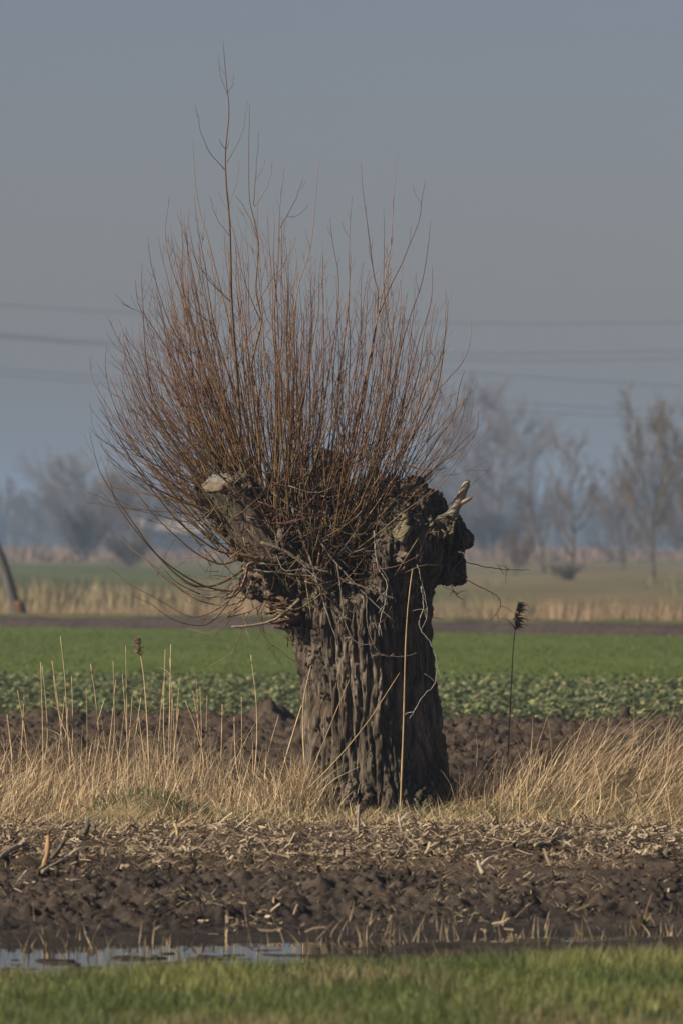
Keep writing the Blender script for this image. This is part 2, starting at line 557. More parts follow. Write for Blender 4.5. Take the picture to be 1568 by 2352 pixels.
# hollow of the crown, and the rotted slot under it
hx = np.sqrt(((X - pv(795, 0)[0]) / 0.215) ** 2 + ((Y + 0.17) / 0.36) ** 2 + ((Z - pv(0, 1215)[2]) / 0.34) ** 2)
f = np.maximum(f, -(hx - 1) * 0.2)
hx = np.sqrt(((X - pv(803, 0)[0]) / 0.15) ** 2 + ((Y + 0.38) / 0.24) ** 2 + ((Z - pv(0, 1320)[2]) / 0.13) ** 2)
f = np.maximum(f, -(hx - 1) * 0.12)
hx = np.sqrt(((X - pv(826, 0)[0] - 0.03 * (Z - 0.2)) / 0.028) ** 2 + ((Y + 0.42) / 0.14) ** 2 + ((Z - 0.13) / 0.26) ** 2)
f = np.maximum(f, -(hx - 1) * 0.028)


def surface_nets(f, org, h):
    s = f < 0
    nx, ny, nz = f.shape
    sl = lambda dx, dy, dz: (slice(dx, nx - 1 + dx), slice(dy, ny - 1 + dy), slice(dz, nz - 1 + dz))
    cnt = np.zeros((nx - 1, ny - 1, nz - 1), np.int8)
    for c in [(a, b, c) for a in (0, 1) for b in (0, 1) for c in (0, 1)]:
        cnt += s[sl(*c)]
    I = np.argwhere((cnt > 0) & (cnt < 8))
    idx = np.full(cnt.shape, -1, np.int32)
    idx[tuple(I.T)] = np.arange(len(I))
    acc = np.zeros((len(I), 3)); num = np.zeros(len(I))
    cs = [(a, b, c) for a in (0, 1) for b in (0, 1) for c in (0, 1)]
    for c0 in cs:
        for ax in range(3):
            if c0[ax]: continue
            c1 = list(c0); c1[ax] = 1
            a = f[tuple((I + c0).T)].astype(float); b = f[tuple((I + c1).T)].astype(float)
            m = (a < 0) != (b < 0)
            tt = a[m] / (a[m] - b[m])
            p = np.tile(np.array(c0, float), (m.sum(), 1)); p[:, ax] += tt
            acc[m] += p; num[m] += 1
    v = (I + acc / num[:, None]) * h + org
    Q = []
    for ax in range(3):
        a0 = [slice(None)] * 3; a1 = [slice(None)] * 3
        a0[ax] = slice(0, -1); a1[ax] = slice(1, None)
        A = s[tuple(a0)]; B = s[tuple(a1)]
        E = np.argwhere(A != B)
        u, w = (ax + 1) % 3, (ax + 2) % 3
        ok = (E[:, u] > 0) & (E[:, w] > 0) & (E[:, u] < f.shape[u] - 1) & (E[:, w] < f.shape[w] - 1)
        E = E[ok]
        fl = A[tuple(E.T)]
        def cell(du, dw):
            e = E.copy(); e[:, u] -= du; e[:, w] -= dw
            return idx[tuple(e.T)]
        q = np.stack([cell(1, 1), cell(0, 1), cell(0, 0), cell(1, 0)], 1)
        q[~fl] = q[~fl][:, ::-1]
        Q.append(q)
    return v, np.concatenate(Q)


TV, TQ = surface_nets(f, np.array([ox, oy, oz]), hh)
del f, X, Y, Z, hx


def vnormals(v, q):
    n = np.cross(v[q[:, 2]] - v[q[:, 0]], v[q[:, 3]] - v[q[:, 1]])
    N = np.zeros_like(v)
    for k in range(4):
        np.add.at(N, q[:, k], n)
    return N / (np.linalg.norm(N, axis=1)[:, None] + 1e-12)


TN = vnormals(TV, TQ)
axis = pv(500, 1105, -0.26) - pv(655, 1310, -0.08)      # smoother bark on the sawn left limb
La = np.linalg.norm(axis)
axis /= La
ta = (TV - pv(655, 1310, -0.08)) @ axis
da = np.linalg.norm(TV - pv(655, 1310, -0.08) - ta[:, None] * axis, axis=1)
limb = (ta > 0.12) & (da < 0.185 - 0.07 * ta / La)
P = TV.copy()
al = P @ axis
P[limb] = (P[limb] - np.outer(al[limb], axis)) + np.outer(al[limb], [0, 0, 1.0])
wz = np.array([3.1, 3.1, 1.5])
warp = np.stack([noise(P * wz + 5), noise(P * wz + 25), 0.5 * noise(P * 3 + 45)], 1)
Pw = P + 0.075 * warp + 0.011 * np.stack([noise(P * np.array([26, 26, 6]) + 5), noise(P * np.array([26, 26, 6]) + 65), 0 * warp[:, 0]], 1)
sc = np.array([1, 1, 0.115])
r1 = np.abs(noise(Pw * sc * np.array([1, 1, 0.62]) * 17 + 3)) * 2.0
r2 = np.abs(noise(Pw * sc * np.array([1, 1, 0.5]) * 40 + 9)) * 2.0
r3 = noise(Pw * np.array([64, 64, 13]))
lump = noise(P * np.array([4.5, 4.5, 2.5]) + 70)
head = np.clip((TV[:, 2] - 1.15) / 0.2, 0, 1)
amp = np.where(limb, 0.3, 1.0)
r4 = np.abs(noise(Pw * np.array([56, 56, 4.5]) + 40)) * 2
r0_ = np.abs(noise(Pw * sc * 8 + 63)) * 2.0
sst = lambda v, a, b_: (lambda t_: t_ * t_ * (3 - 2 * t_))(np.clip((v - a) / (b_ - a), 0, 1))
disp = amp * (0.010 * (sst(r0_, 0.02, 0.25) - 0.8) + 0.028 * (sst(r1, 0.02, 0.28) - 0.75) + 0.010 * r1 + 0.015 * (sst(r2, 0.02, 0.30) - 0.7) + 0.012 * (sst(r4, 0.0, 0.4) - 0.6) + 0.007 * r3) + 0.011 * lump * np.where(limb, 0.25, 1)
# ragged, lumpy head
rag = np.abs(noise(P * 9 + 90)) * 2
calm = 1 - 0.75 * np.clip((TV[:, 0] - pv(850, 0)[0]) / 0.10, 0, 1)
disp += calm * head * np.where(limb, 0, 1) * (0.055 * (0.35 - rag) + 0.03 * noise(P * 19 + 33))
flat = (TN @ (STUBN / np.linalg.norm(STUBN)) > 0.93) & limb & (TV[:, 2] > 1.86)
flat |= (TN[:, 0] > 0.95) & (TV[:, 0] > pv(1058, 0)[0])
disp[flat] *= 0.1
TV = TV + TN * disp[:, None]
k1 = 0.5 + 0.9 * noise(P * np.array([9, 9, 3]) + 11)
k2 = np.clip(0.45 + 1.2 * noise(P * 4 + 31), 0, 1)
k1 = k1 + 1.1 * noise(Pw * np.array([46, 46, 8]) + 7)
TC = mixc((0.075, 0.059, 0.047), (0.32, 0.253, 0.190), k1)
TC = mixc(TC, (0.115, 0.075, 0.048), k2 * 0.45)
alg = np.clip(0.35 + 1.6 * noise(P * np.array([6, 6, 2.2]) + 51), 0, 1) * np.clip((0.75 - TV[:, 2]) / 0.6, 0.15, 1)
TC = mixc(TC, (0.070, 0.072, 0.040), alg * 0.6)
TC = mixc(TC, (0.105, 0.108, 0.062), np.clip(1.4 * noise(P * 7 + 77), 0, 1) * head * 0.8)

wil = thing('pollard_willow', 'old pollard willow with furrowed dark trunk and a crown of thin red-brown shoots', 'tree')
trunk = mesh('trunk', TV, TQ, TC, M_bark, wil, True)


def slab(g, c, nrm, up, rx, ry, th, col, seed=0, jag=0.1, n=26, rings=4, dome=0.15):
    """An uneven sawn or torn face: disc with thickness, radial jaggedness and rings."""
    nrm = np.array(nrm, float); nrm /= np.linalg.norm(nrm)
    a = np.cross(up, nrm); a /= np.linalg.norm(a)
    b_ = np.cross(nrm, a)
    th_ = np.arange(n) * 2 * math.pi / n
    r_ = np.random.default_rng(seed)
    edge_ = 1 + jag * r_.normal(size=n)
    V = []; C = []
    for k in range(rings + 2):
        if k <= rings:
            s = max(k / rings, 0.02); off = th * (0.5 + dome * (1 - s) + 0.25 * r_.normal(size=n) * (s > .1))
        else:
            s = 1.04; off = np.full(n, -th)
        V.append(c + np.outer(np.cos(th_) * edge_ * s * rx, a) + np.outer(np.sin(th_) * edge_ * s * ry, b_) + np.outer(np.broadcast_to(off, (n,)), nrm))
        C.append(np.asarray(col) * (0.8 + 0.4 * r_.random((n, 1))) * (0.92 + 0.12 * (k % 2)))
    i = np.arange(rings + 1)[:, None] * n; j = np.arange(n)[None]
    q = np.stack([i + j, i + n + j, i + n + (j + 1) % n, i + (j + 1) % n], -1).reshape(-1, 4)
    g.add(np.concatenate(V), q, np.concatenate(C))


GREYW = (0.19, 0.15, 0.105)
g = Geo(); slab(g, pv(505, 1104, -0.265), STUBN, (0.2, 0.3, 1), 0.098, 0.090, 0.016, GREYW, 1, 0.05); stub_face = g.build('cut_face', M_wood, trunk)
tag(stub_face, 'weathered pale grey sawn end of the thick left limb')
g = Geo(); slab(g, pv(508, 1098, -0.22), STUBN + np.array([-.1, -.1, 0.3]), (0.2, 0.3, 1), 0.085, 0.055, 0.03, (0.19, 0.18, 0.16), 2, 0.16); tag(g.build('cut_face', M_wood, trunk), 'cracked grey slab of weathered wood on the left limb')
g = Geo(); slab(g, pv(918, 1205, -0.37), (-0.55, -0.75, 0.15), (0, 0, 1), 0.055, 0.085, 0.02, (0.19, 0.16, 0.095), 3, 0.15); g.build('cut_face', M_wood, trunk)
g = Geo(); slab(g, pv(902, 1264, -0.35), (-0.45, -0.85, 0.25), (0.5, 0, 1), 0.085, 0.045, 0.012, (0.20, 0.155, 0.115), 4, 0.2, dome=0.3); g.build('cut_face', M_wood, trunk)
g = Geo(); slab(g, pv(938, 1122, -0.06), (-0.8, -0.5, 0.2), (0, 0, 1), 0.045, 0.055, 0.02, (0.22, 0.165, 0.115), 5, 0.24); g.build('cut_face', M_wood, trunk)
g = Geo(); slab(g, pv(757, 1105, 0.20), (-0.4, -0.9, 0.3), (0, 0, 1), 0.06, 0.03, 0.015, (0.30, 0.22, 0.15), 6, 0.12); g.build('cut_face', M_wood, trunk)


def crom(pts, n):
    """Catmull-Rom through points (M,3), n samples."""
    p = np.asarray(pts, float)
    if len(p) == 2:
        return p[0] + (p[1] - p[0]) * np.linspace(0, 1, n)[:, None]
    p = np.concatenate([[2 * p[0] - p[1]], p, [2 * p[-1] - p[-2]]])
    seg = np.linalg.norm(np.diff(p[1:-1], axis=0), axis=1)
    s = np.concatenate([[0], np.cumsum(seg)])
    out = []
    for u in np.linspace(0, s[-1], n):
        i = min(max(int(np.searchsorted(s, u, 'right')) - 1, 0), len(seg) - 1)
        t = (u - s[i]) / (seg[i] + 1e-9)
        a, b_, c, d = p[i], p[i + 1], p[i + 2], p[i + 3]
        out.append(0.5 * (2 * b_ + (c - a) * t + (2 * a - 5 * b_ + 4 * c - d) * t * t + (3 * b_ - a - 3 * c + d) * t ** 3))
    return np.array(out)


def vpath(pts, y0, y1, n):
    m = len(pts)
    return crom([pv(p[0], p[1], p[2] if len(p) > 2 else y0 + (y1 - y0) * i / (m - 1)) for i, p in enumerate(pts)], n)


# torn, rotten orange wood low on the left
g = Geo()
for i in range(60):
    a0 = pv(random.uniform(655, 695), random.uniform(1375, 1440), random.uniform(-0.3, -0.1))
    a1 = pv(random.uniform(605, 672), 0, 0); a1[2] = a0[2] + random.uniform(-0.02, 0.05); a1[1] = a0[1] + random.uniform(-.05, .05)
    c = random.choice([(0.20, 0.10, 0.05), (0.24, 0.15, 0.085), (0.12, 0.065, 0.035), (0.20, 0.165, 0.12), (0.06, 0.045, 0.035)])
    r = random.uniform(0.006, 0.018)
    pp = crom([a0, (a0 + a1) / 2 + rng.normal(0, 0.012, 3), a1], 6)
    g.tube(pp, np.linspace(r, 0.003, 6) * (1 + 0.3 * rng.random(6)), c, 6)
tag(g.build('rotten_wood', M_wood, wil), 'torn orange rotten wood on the left of the trunk')

# dead antler-shaped branch on the right
g = Geo()
pp = vpath([(985, 1215), (1015, 1192), (1035, 1178), (1048, 1150), (1062, 1120), (1072, 1099)], -0.28, -0.22, 14)
g.tube(pp, np.interp(np.linspace(0, 1, 14), [0, .3, .5, .95, 1], [0.04, 0.042, 0.034, 0.022, 0.014]) * (1 + 0.12 * rng.normal(size=14)), np.linspace((0.22, 0.18, 0.12), (0.32, 0.27, 0.21), 14), 9)
pp = vpath([(1046, 1155), (1062, 1148), (1081, 1138)], -0.25, -0.27, 6)
g.tube(pp, [0.018, 0.017, 0.015, 0.013, 0.011, 0.004], (0.36, 0.28, 0.18), 7)
for i in range(40):
    a0 = pv(random.uniform(985, 1035), random.uniform(1180, 1215), -0.29)
    g.tube(crom([a0, a0 + rng.normal(0, 0.02, 3) + [0, -0.015, -0.02], a0 + rng.normal(0, 0.03, 3) + [0, -0.01, -0.05]], 5), [0.008, 0.011, 0.009, 0.006, 0.002], random.choice([(0.22, 0.14, 0.075), (0.17, 0.145, 0.085), (0.10, 0.08, 0.05)]), 6)
tag(g.build('broken_branch', M_wood, wil, True), 'bare grey broken branch forked like an antler')

# dead sticks and dangling stems on the trunk
PALE = (0.25, 0.22, 0.18)
YB = -0.40
for pts, r0, r1, c, y0, y1 in [
    ([(668, 1150), (690, 1215), (720, 1300), (752, 1400), (775, 1472)], 0.012, 0.005, PALE, -0.30, -0.44),
    ([(690, 1168), (740, 1245), (800, 1320), (860, 1380), (905, 1420)], 0.010, 0.003, PALE, -0.33, -0.46),
    ([(800, 1330), (850, 1348), (905, 1370)], 0.009, 0.004, (0.22, 0.18, 0.14), -0.42, -0.44),
    ([(560, 1300), (640, 1310), (730, 1318)], 0.009, 0.005, (0.26, 0.22, 0.17), -0.30, -0.34),
    ([(600, 1240), (660, 1262), (720, 1298), (760, 1310)], 0.014, 0.006, (0.22, 0.18, 0.13), -0.33, -0.38),
    ([(535, 1432), (590, 1428), (640, 1412), (690, 1370)], 0.009, 0.012, (0.24, 0.21, 0.13), -0.35, -0.40),
]:
    g = Geo(); pp = vpath(pts, y0, y1, 16)
    g.tube(pp + rng.normal(0, 0.002, pp.shape), np.linspace(r0 * .75, r1 * .75, 16), 0.8 * np.array(c) * (0.85 + 0.3 * rng.random((16, 1))), 6)
    g.build('dead_stick', M_wood, wil)
for pts, r0, c, y0, y1 in [
    ([(964, 1340), (970, 1385), (960, 1430), (986, 1470), (999, 1510), (995, 1560), (968, 1590), (945, 1630), (938, 1640)], 0.006, (0.36, 0.33, 0.28), -0.34, -0.38),
    ([(858, 1215), (860, 1255), (868, 1300), (886, 1330), (884, 1370), (870, 1420), (868, 1455)], 0.008, (0.34, 0.31, 0.26), -0.38, -0.44),
    ([(775, 1290), (784, 1360), (795, 1430), (820, 1468), (860, 1472)], 0.007, (0.26, 0.20, 0.13), -0.40, -0.46),
    ([(840, 1360), (845, 1440), (870, 1490), (920, 1500), (955, 1490)], 0.006, (0.24, 0.18, 0.12), -0.42, -0.42),
    ([(1042, 1195), (1062, 1240), (1060, 1275), (1040, 1300), (1032, 1335), (1045, 1360), (1060, 1372)], 0.006, (0.20, 0.16, 0.09), -0.22, -0.2),
    ([(1035, 1305), (1075, 1330), (1120, 1352), (1145, 1372), (1140, 1398), (1122, 1422)], 0.0045, (0.20, 0.14, 0.10), -0.2, -0.1),
    ([(1066, 1285), (1110, 1296), (1160, 1304), (1217, 1304)], 0.0045, (0.07, 0.06, 0.05), 0.0, 0.1),
    ([(955, 1290), (968, 1340), (978, 1400), (965, 1440)], 0.006, (0.30, 0.26, 0.2), -0.36, -0.38),
    ([(700, 1330), (745, 1345), (700, 1385), (640, 1400)], 0.010, (0.24, 0.16, 0.08), -0.38, -0.4),
]:
    n_ = 6 * len(pts)
    g = Geo(); pp = vpath(pts, y0, y1, n_)
    pp = pp + rng.normal(0, 0.0018, pp.shape)
    g.tube(pp, np.linspace(r0 * .68, r0 * 0.33, n_), 0.72 * np.array(c) * (0.85 + 0.3 * rng.random((n_, 1))), 5)
    for k in range(4):
        i = random.randrange(n_ // 2, n_ - 2)
        d_ = np.array([random.uniform(-1, 1), random.uniform(-.5, .5), random.uniform(-1, .6)]); d_ /= np.linalg.norm(d_)
        L_ = random.uniform(0.03, 0.09)
        g.tube(crom([pp[i], pp[i] + d_ * L_ * .5 + [0, 0, .008], pp[i] + d_ * L_], 5), np.linspace(r0 * .4, 0.001, 5), c, 4)
    g.build('hanging_twig', M_shoot, wil)

# ------------------------------------------------------------------ shoots
OLIVE = np.array((0.25, 0.18, 0.06)); RUST = np.array((0.25, 0.125, 0.045)); REDB = np.array((0.19, 0.080, 0.048)); GREYO = np.array((0.18, 0.15, 0.085))


def shoot(path, r0, r1, dens=1.0, tw=1.0, bcol=None, tcol=None, k=5, tipr=0.0014, ex=None):
    """One shoot with its side twigs."""
    g = Geo()
    n = len(path)
    bcol = (OLIVE if random.random() < 0.6 else RUST) * random.uniform(0.45, 1.3) if bcol is None else np.array(bcol)  # wide tone spread paints sunlit and shaded stems into the shoot colour
    tcol = (REDB if random.random() < 0.6 else RUST) * random.uniform(0.6, 1.3) if tcol is None else np.array(tcol)
    t = np.linspace(0, 1, n)
    c = 0.85 * mixc(bcol, tcol, t ** 0.9 * 1.15)
    rad = 0.80 * np.maximum(r0 + (r1 - r0) * t ** (ex or (0.85 if r0 > 0.0052 else 0.65)), tipr)
    g.tube(path, rad, c, k)
    L = np.linalg.norm(np.diff(path, axis=0), axis=1).sum()
    m = int(L * 4.2 * dens + random.random())
    tang = np.gradient(path, axis=0)
    tang /= np.linalg.norm(tang, axis=1)[:, None]
    UP = np.array([0, 0, 1.0])
    for _ in range(m):
        u = random.uniform(0.18, 0.96)
        i = min(int(u * (n - 1)), n - 2); fr = u * (n - 1) - i
        p = path[i] * (1 - fr) + path[i + 1] * fr
        T = tang[i]
        az = random.choice((0, math.pi)) + random.gauss(0, 0.9)
        S_ = np.array([math.cos(az), math.sin(az), 0.0]); S_ -= T * (S_ @ T); S_ /= np.linalg.norm(S_) + 1e-9
        a = math.radians(random.uniform(24, 46))
        d0 = T * math.cos(a) + S_ * math.sin(a)
        ln = (0.05 + 0.42 * random.random() ** 1.8) * tw * (1.2 - 0.75 * u)
        d1 = d0 * 0.75 + T * 0.35 + UP * random.uniform(0.1, 0.4) + 0.06 * rng.normal(size=3); d1 /= np.linalg.norm(d1)
        tp = np.array([p, p + d0 * ln * 0.5, p + d0 * ln * 0.5 + d1 * ln * 0.5])
        if ln > 0.10: tp = crom(tp, 6)
        rr = min(rad[i] * 0.6, 0.0024)
        cc = tcol * random.uniform(.7, 1.2)
        g.tube(tp, np.linspace(rr, tipr * 0.75, len(tp)), c[i] * 0.35 + cc * 0.65, 3, cap=False)
        if ln > 0.2:
            for _k in range(random.randint(1, 3)):
                w = tp[random.randrange(1, len(tp) - 1)]
                S2 = rng.normal(size=3); S2 -= d1 * (S2 @ d1); S2 /= np.linalg.norm(S2)
                d2 = d1 * 0.85 + S2 * 0.5 + UP * .1; d2 /= np.linalg.norm(d2)
                g.tube(np.array([w, w + d2 * ln * random.uniform(.2, .45)]), [tipr * .9, tipr * .6], cc, 3, cap=False)
    return g, L


SH = []            # (size, Geo, label)


def traced(pts, r0, y0, y1, r1=0.0014, dens=1.0, tw=1.0, bcol=None, label=None, wig=0.004, boost=0, ex=None):
    n = max(10, 5 * len(pts))
    p = vpath(pts, y0, y1, n)
    ph = rng.uniform(0, 6.28, 2)
    tt = np.linspace(0, 1, n)
    p[:, 0] += wig * np.sin(tt * 19 + ph[0]) * tt
    p[:, 1] += wig * np.sin(tt * 15 + ph[1]) * tt
    g, L = shoot(p, r0, r1, dens, tw, bcol, ex=ex)
    SH.append((L + boost, g, label))


traced([(612, 1215), (590, 1171), (560, 1098), (548, 900), (542, 808), (533, 680), (529, 515), (522, 424), (520, 347), (527, 255), (520, 178), (514, 92)], 0.0180, -0.16, -0.12, 0.0018, 0.75, 0.85, GREYO, 'tallest shoot rising far above the rest', 0.002, 9)
traced([(607, 1230), (602, 1179), (597, 1021), (584, 922), (580, 838), (591, 786), (602, 735), (590, 665), (594, 600), (595, 559), (584, 501), (575, 460), (574, 372), (575, 242)], 0.020, -0.26, -0.22, 0.0016, 0.35, 0.8, GREYO, 'thick grey stem bending in its middle', 0.002, 9, 0.42)
for pts, r0 in [
    ([(518, 389), (484, 350), (465, 306), (452, 242)], .0032), ([(524, 372), (557, 306), (569, 230)], .0032),
    ([(584, 471), (590, 387), (597, 301)], .003), ([(586, 475), (617, 424), (628, 369)], .003),
    ([(602, 740), (565, 650), (545, 560), (531, 500), (524, 440)], .005), ([(545, 800), (580, 760), (605, 720), (640, 690)], .004),
    ([(530, 690), (480, 640), (450, 590), (424, 530)], .004), ([(545, 830), (505, 800), (470, 740), (440, 680), (425, 620)], .0045),
    ([(527, 470), (545, 420), (552, 370)], .0025), ([(529, 540), (500, 500), (484, 450)], .0025), ([(521, 215), (535, 195), (538, 165)], .0022),
    ([(517, 170), (507, 150), (503, 120)], .0018),
    ([(590, 700), (625, 640), (655, 600), (680, 540)], .004), ([(597, 560), (575, 500), (545, 450)], .003),
]:
    traced(pts, r0, -0.17, -0.15 + random.uniform(-.2, .2), 0.0013, 0.6, 0.6)
T_ = [
    ([(590, 1190), (570, 1000), (533, 771), (502, 643), (476, 533), (461, 486), (445, 405), (440, 310)], .0085),
    ([(640, 1230), (636, 1000), (634, 800), (632, 680), (641, 570), (645, 460), (652, 380)], .0085),
    ([(645, 522), (677, 456), (694, 398)], .003),
    ([(690, 1260), (668, 1000), (660, 850), (670, 753), (685, 643), (710, 570), (723, 478), (731, 352)], .0085),
    ([(765, 1290), (800, 1080), (842, 864), (862, 749), (869, 669), (859, 627), (844, 524), (834, 439), (830, 365)], .0105),
    ([(755, 1290), (790, 1090), (835, 880), (870, 709), (882, 643), (895, 567), (905, 452), (912, 345)], .0095),
    ([(870, 715), (895, 656), (925, 594), (958, 511), (974, 419)], .0045),
    ([(790, 1300), (850, 1080), (905, 860), (938, 729), (965, 653), (981, 574), (986, 508)], .0095),
    ([(730, 1300), (760, 1050), (778, 880), (790, 781), (800, 683), (803, 567), (807, 442)], .0095),
    ([(720, 1280), (730, 1050), (755, 850), (775, 720), (777, 633), (764, 560), (758, 496)], .008),
    ([(830, 1270), (900, 1100), (950, 960), (987, 864), (1017, 798), (1022, 715), (1020, 653)], .0085),
    ([(845, 1250), (920, 1080), (970, 940), (1027, 867), (1060, 827), (1080, 781), (1086, 730)], .0075),
    ([(860, 1220), (930, 1090), (970, 1020), (1020, 966), (1060, 920), (1088, 887)], .006),
    ([(880, 1200), (950, 1120), (1010, 1060), (1060, 1012), (1106, 966)], .0055),
    ([(540, 1250), (470, 1190), (392, 1113), (337, 1054), (293, 995), (245, 926), (212, 864), (204, 812)], .0075),
    ([(500, 1290), (420, 1200), (350, 1110), (264, 1028), (212, 981), (199, 917)], .0065),
    ([(570, 1290), (538, 1318), (484, 1341), (428, 1329), (355, 1259), (300, 1182), (245, 1098), (227, 1058), (212, 986)], .0085),
    ([(565, 1305), (542, 1347), (502, 1365), (428, 1354), (355, 1296), (300, 1255), (258, 1215)], .007),
    ([(560, 1320), (531, 1369), (476, 1405), (428, 1406), (355, 1365), (293, 1332), (257, 1296)], .006),
    ([(545, 1345), (516, 1391), (476, 1428), (410, 1420), (355, 1384), (305, 1360)], .006),
    ([(520, 1230), (440, 1140), (363, 1039), (319, 937), (293, 852), (282, 801), (276, 754)], .0075),
    ([(500, 1240), (400, 1130), (300, 1003), (264, 922), (245, 838), (247, 787)], .0065),
    ([(580, 1210), (520, 1000), (436, 819), (399, 753), (374, 691), (348, 607), (341, 539)], .008),
    ([(590, 1190), (520, 950), (443, 735), (407, 643), (383, 570), (377, 515), (388, 442)], .008),
    ([(520, 1200), (430, 1060), (360, 930), (339, 800), (331, 673), (333, 603)], .0075),
    ([(560, 1250), (520, 1265), (470, 1240), (400, 1180), (330, 1090), (270, 990), (235, 930)], .0075),
    ([(555, 1275), (510, 1290), (450, 1262), (380, 1200), (310, 1120), (262, 1060)], .007),
    ([(575, 1310), (555, 1345), (510, 1350), (450, 1330), (390, 1290), (330, 1230), (280, 1160), (262, 1105)], .0075),
    ([(580, 1330), (560, 1370), (520, 1385), (460, 1375), (400, 1340), (345, 1290), (312, 1240)], .0065),
    ([(580, 1330), (553, 1385), (512, 1403), (462, 1396), (420, 1370), (380, 1345)], .0055),
    ([(700, 1300), (720, 1100), (740, 900), (745, 760), (740, 640), (742, 560)], .008),
    ([(815, 1280), (880, 1080), (920, 930), (955, 800), (985, 700), (988, 610)], .0085),
    ([(800, 1290), (850, 1090), (880, 930), (895, 800), (880, 660), (880, 480)], .0085),
    ([(835, 1260), (920, 1050), (985, 930), (1010, 850), (1020, 760), (1023, 690)], .008),
    ([(560, 1110), (480, 950), (400, 820), (350, 740), (322, 700), (316, 640)], .007),
    ([(545, 1110), (460, 980), (380, 880), (330, 800), (318, 720)], .007),
    ([(640, 1210), (600, 950), (560, 760), (540, 640), (500, 560)], .008),
    ([(660, 1210), (668, 960), (690, 800), (712, 700), (745, 640)], .007),
    ([(900, 1180), (950, 1090), (1000, 1010), (1035, 960), (1050, 900), (1063, 850)], .006),
    ([(930, 1140), (985, 1080), (1040, 1040), (1085, 1000), (1095, 940)], .005),
    ([(1010, 1175), (1045, 1140), (1080, 1110), (1122, 1073)], .003),
    # strands that hang down
    ([(560, 1390), (538, 1405), (520, 1430), (480, 1465), (441, 1477)], .003), ([(575, 1400), (560, 1424), (538, 1486), (500, 1515), (465, 1534)], .0035),
    ([(540, 1480), (534, 1510), (538, 1580), (545, 1640)], .0022), ([(590, 1390), (600, 1442), (618, 1480), (639, 1521)], .0035),
    ([(600, 1400), (612, 1460), (645, 1490), (680, 1515)], .003), ([(560, 1400), (570, 1450), (586, 1470), (600, 1440)], .003),
    ([(555, 1370), (520, 1420), (480, 1450), (430, 1440)], .0035),
]
for pts, r0 in T_:
    traced(pts, r0 * 1.25, random.uniform(-0.30, 0.05), random.uniform(-0.5, 0.4), 0.0014, 0.8, 0.8)

# the gnarled fork low on the left that carries the drooping shoots
traced([(600, 1280), (572, 1272), (545, 1268), (520, 1262)], .02, -0.3, -0.34, .009, 0.2, .3, (0.24, 0.15, 0.07), 'gnarled low stem from which shoots curve up', .001, 9)
traced([(610, 1290), (575, 1290), (566, 1320), (556, 1345), (540, 1362), (520, 1368)], .016, -0.3, -0.36, .008, 0.2, .3, (0.20, 0.13, 0.07), 'gnarled fork drooping low on the left', .001, 9)

ENV = np.array([(200, 900), (240, 800), (280, 740), (320, 640), (350, 560), (390, 470), (440, 400), (480, 480), (530, 460), (600, 420), (650, 470), (700, 500), (760, 540), (810, 560), (880, 540), (940, 580), (985, 600), (1020, 690), (1045, 800), (1075, 860), (1100, 960)])
NF = 330
for i in range(NF):
    u = rng.random()
    tx = np.interp(u, [0, .14, .36, .64, .9, 1], [215, 320, 440, 690, 985, 1085]) + rng.normal(0, 12)
    top = np.interp(tx, ENV[:, 0], ENV[:, 1]) + 12
    low = np.interp(tx, [200, 330, 600, 800, 1000, 1100], [1150, 900, 820, 800, 880, 1040])
    ty = top + (low - top) * (0.02 + 0.98 * rng.random() ** 1.0)
    k = rng.random()
    rx_ = np.interp(tx, [200, 420, 640, 760, 900, 1100], [545, 590, 655, 725, 775, 840]) + rng.normal(0, 40)
    ry_ = np.interp(rx_, [500, 560, 640, 760, 860, 960], [1230, 1190, 1200, 1270, 1230, 1150]) + rng.normal(0, 30)
    ya = rng.uniform(-0.36, 0.30) if rx_ > 625 else rng.uniform(-0.12, 0.34)
    yb = ya * 1.8 + rng.normal(0, 0.28)
    dx = tx - rx_
    m1 = (rx_ + dx * (0.42 if dx < 0 else 0.38), ry_ + (ty - ry_) * 0.30)
    m2 = (rx_ + dx * 0.80, ry_ + (ty - ry_) * 0.66)
    Lr = math.hypot(dx, ty - ry_) / 400
    traced([(rx_, ry_), m1, m2, (tx, ty)], 0.0026 + 0.0024 * Lr * rng.uniform(.5, 1.7), ya, yb, 0.0012, 1.3, 1.0, wig=0.008)

# tangle of short dead twigs in the head
tang = Geo()
for i in range(1000):
    a = pv(random.gauss(710, 115), random.gauss(1225, 80), random.uniform(-0.42, 0.1))
    if a[0] > pv(960, 0)[0]: continue
    d_ = np.array([random.gauss(0, 1), random.gauss(0, .5), random.gauss(0.5, 0.8)]); d_ /= np.linalg.norm(d_)
    L_ = random.uniform(0.06, 0.34)
    pp = crom([a, a + d_ * L_ * .5 + rng.normal(0, 0.02, 3), a + d_ * L_ + [0, 0, L_ * random.uniform(0, .3)]], 6)
    c = random.choice([RUST, OLIVE, np.array((0.26, 0.21, 0.15)), REDB]) * random.uniform(.35, .95)
    tang.tube(pp, np.linspace(random.uniform(.0018, .004), 0.0012, 6), c, 4)

SH.sort(key=lambda s: -s[0])
for L_, g, lab in SH[:100]:
    o = g.build('shoot', M_shoot, wil)
    if lab: tag(o, lab)
rest = tang
for L_, g, lab in SH[100:]:
    rest.merge(g)
tag(rest.build('shoots', M_shoot, wil), 'dense mass of thinner rust-coloured shoots and tangled dead twigs', kind='stuff')

# ------------------------------------------------------------------ verge: dry grass as ground cover
STRAW = np.array((0.74, 0.545, 0.315)); STRAW2 = np.array((0.59, 0.41, 0.22)); STRAWG = np.array((0.40, 0.325, 0.225))


def rverge(x, d):
    k = np.clip(np.minimum(d - 28.4, 31.2 - d) / 0.3, 0, 1)
    return zland(x, d) + r_verge(x, d) * k


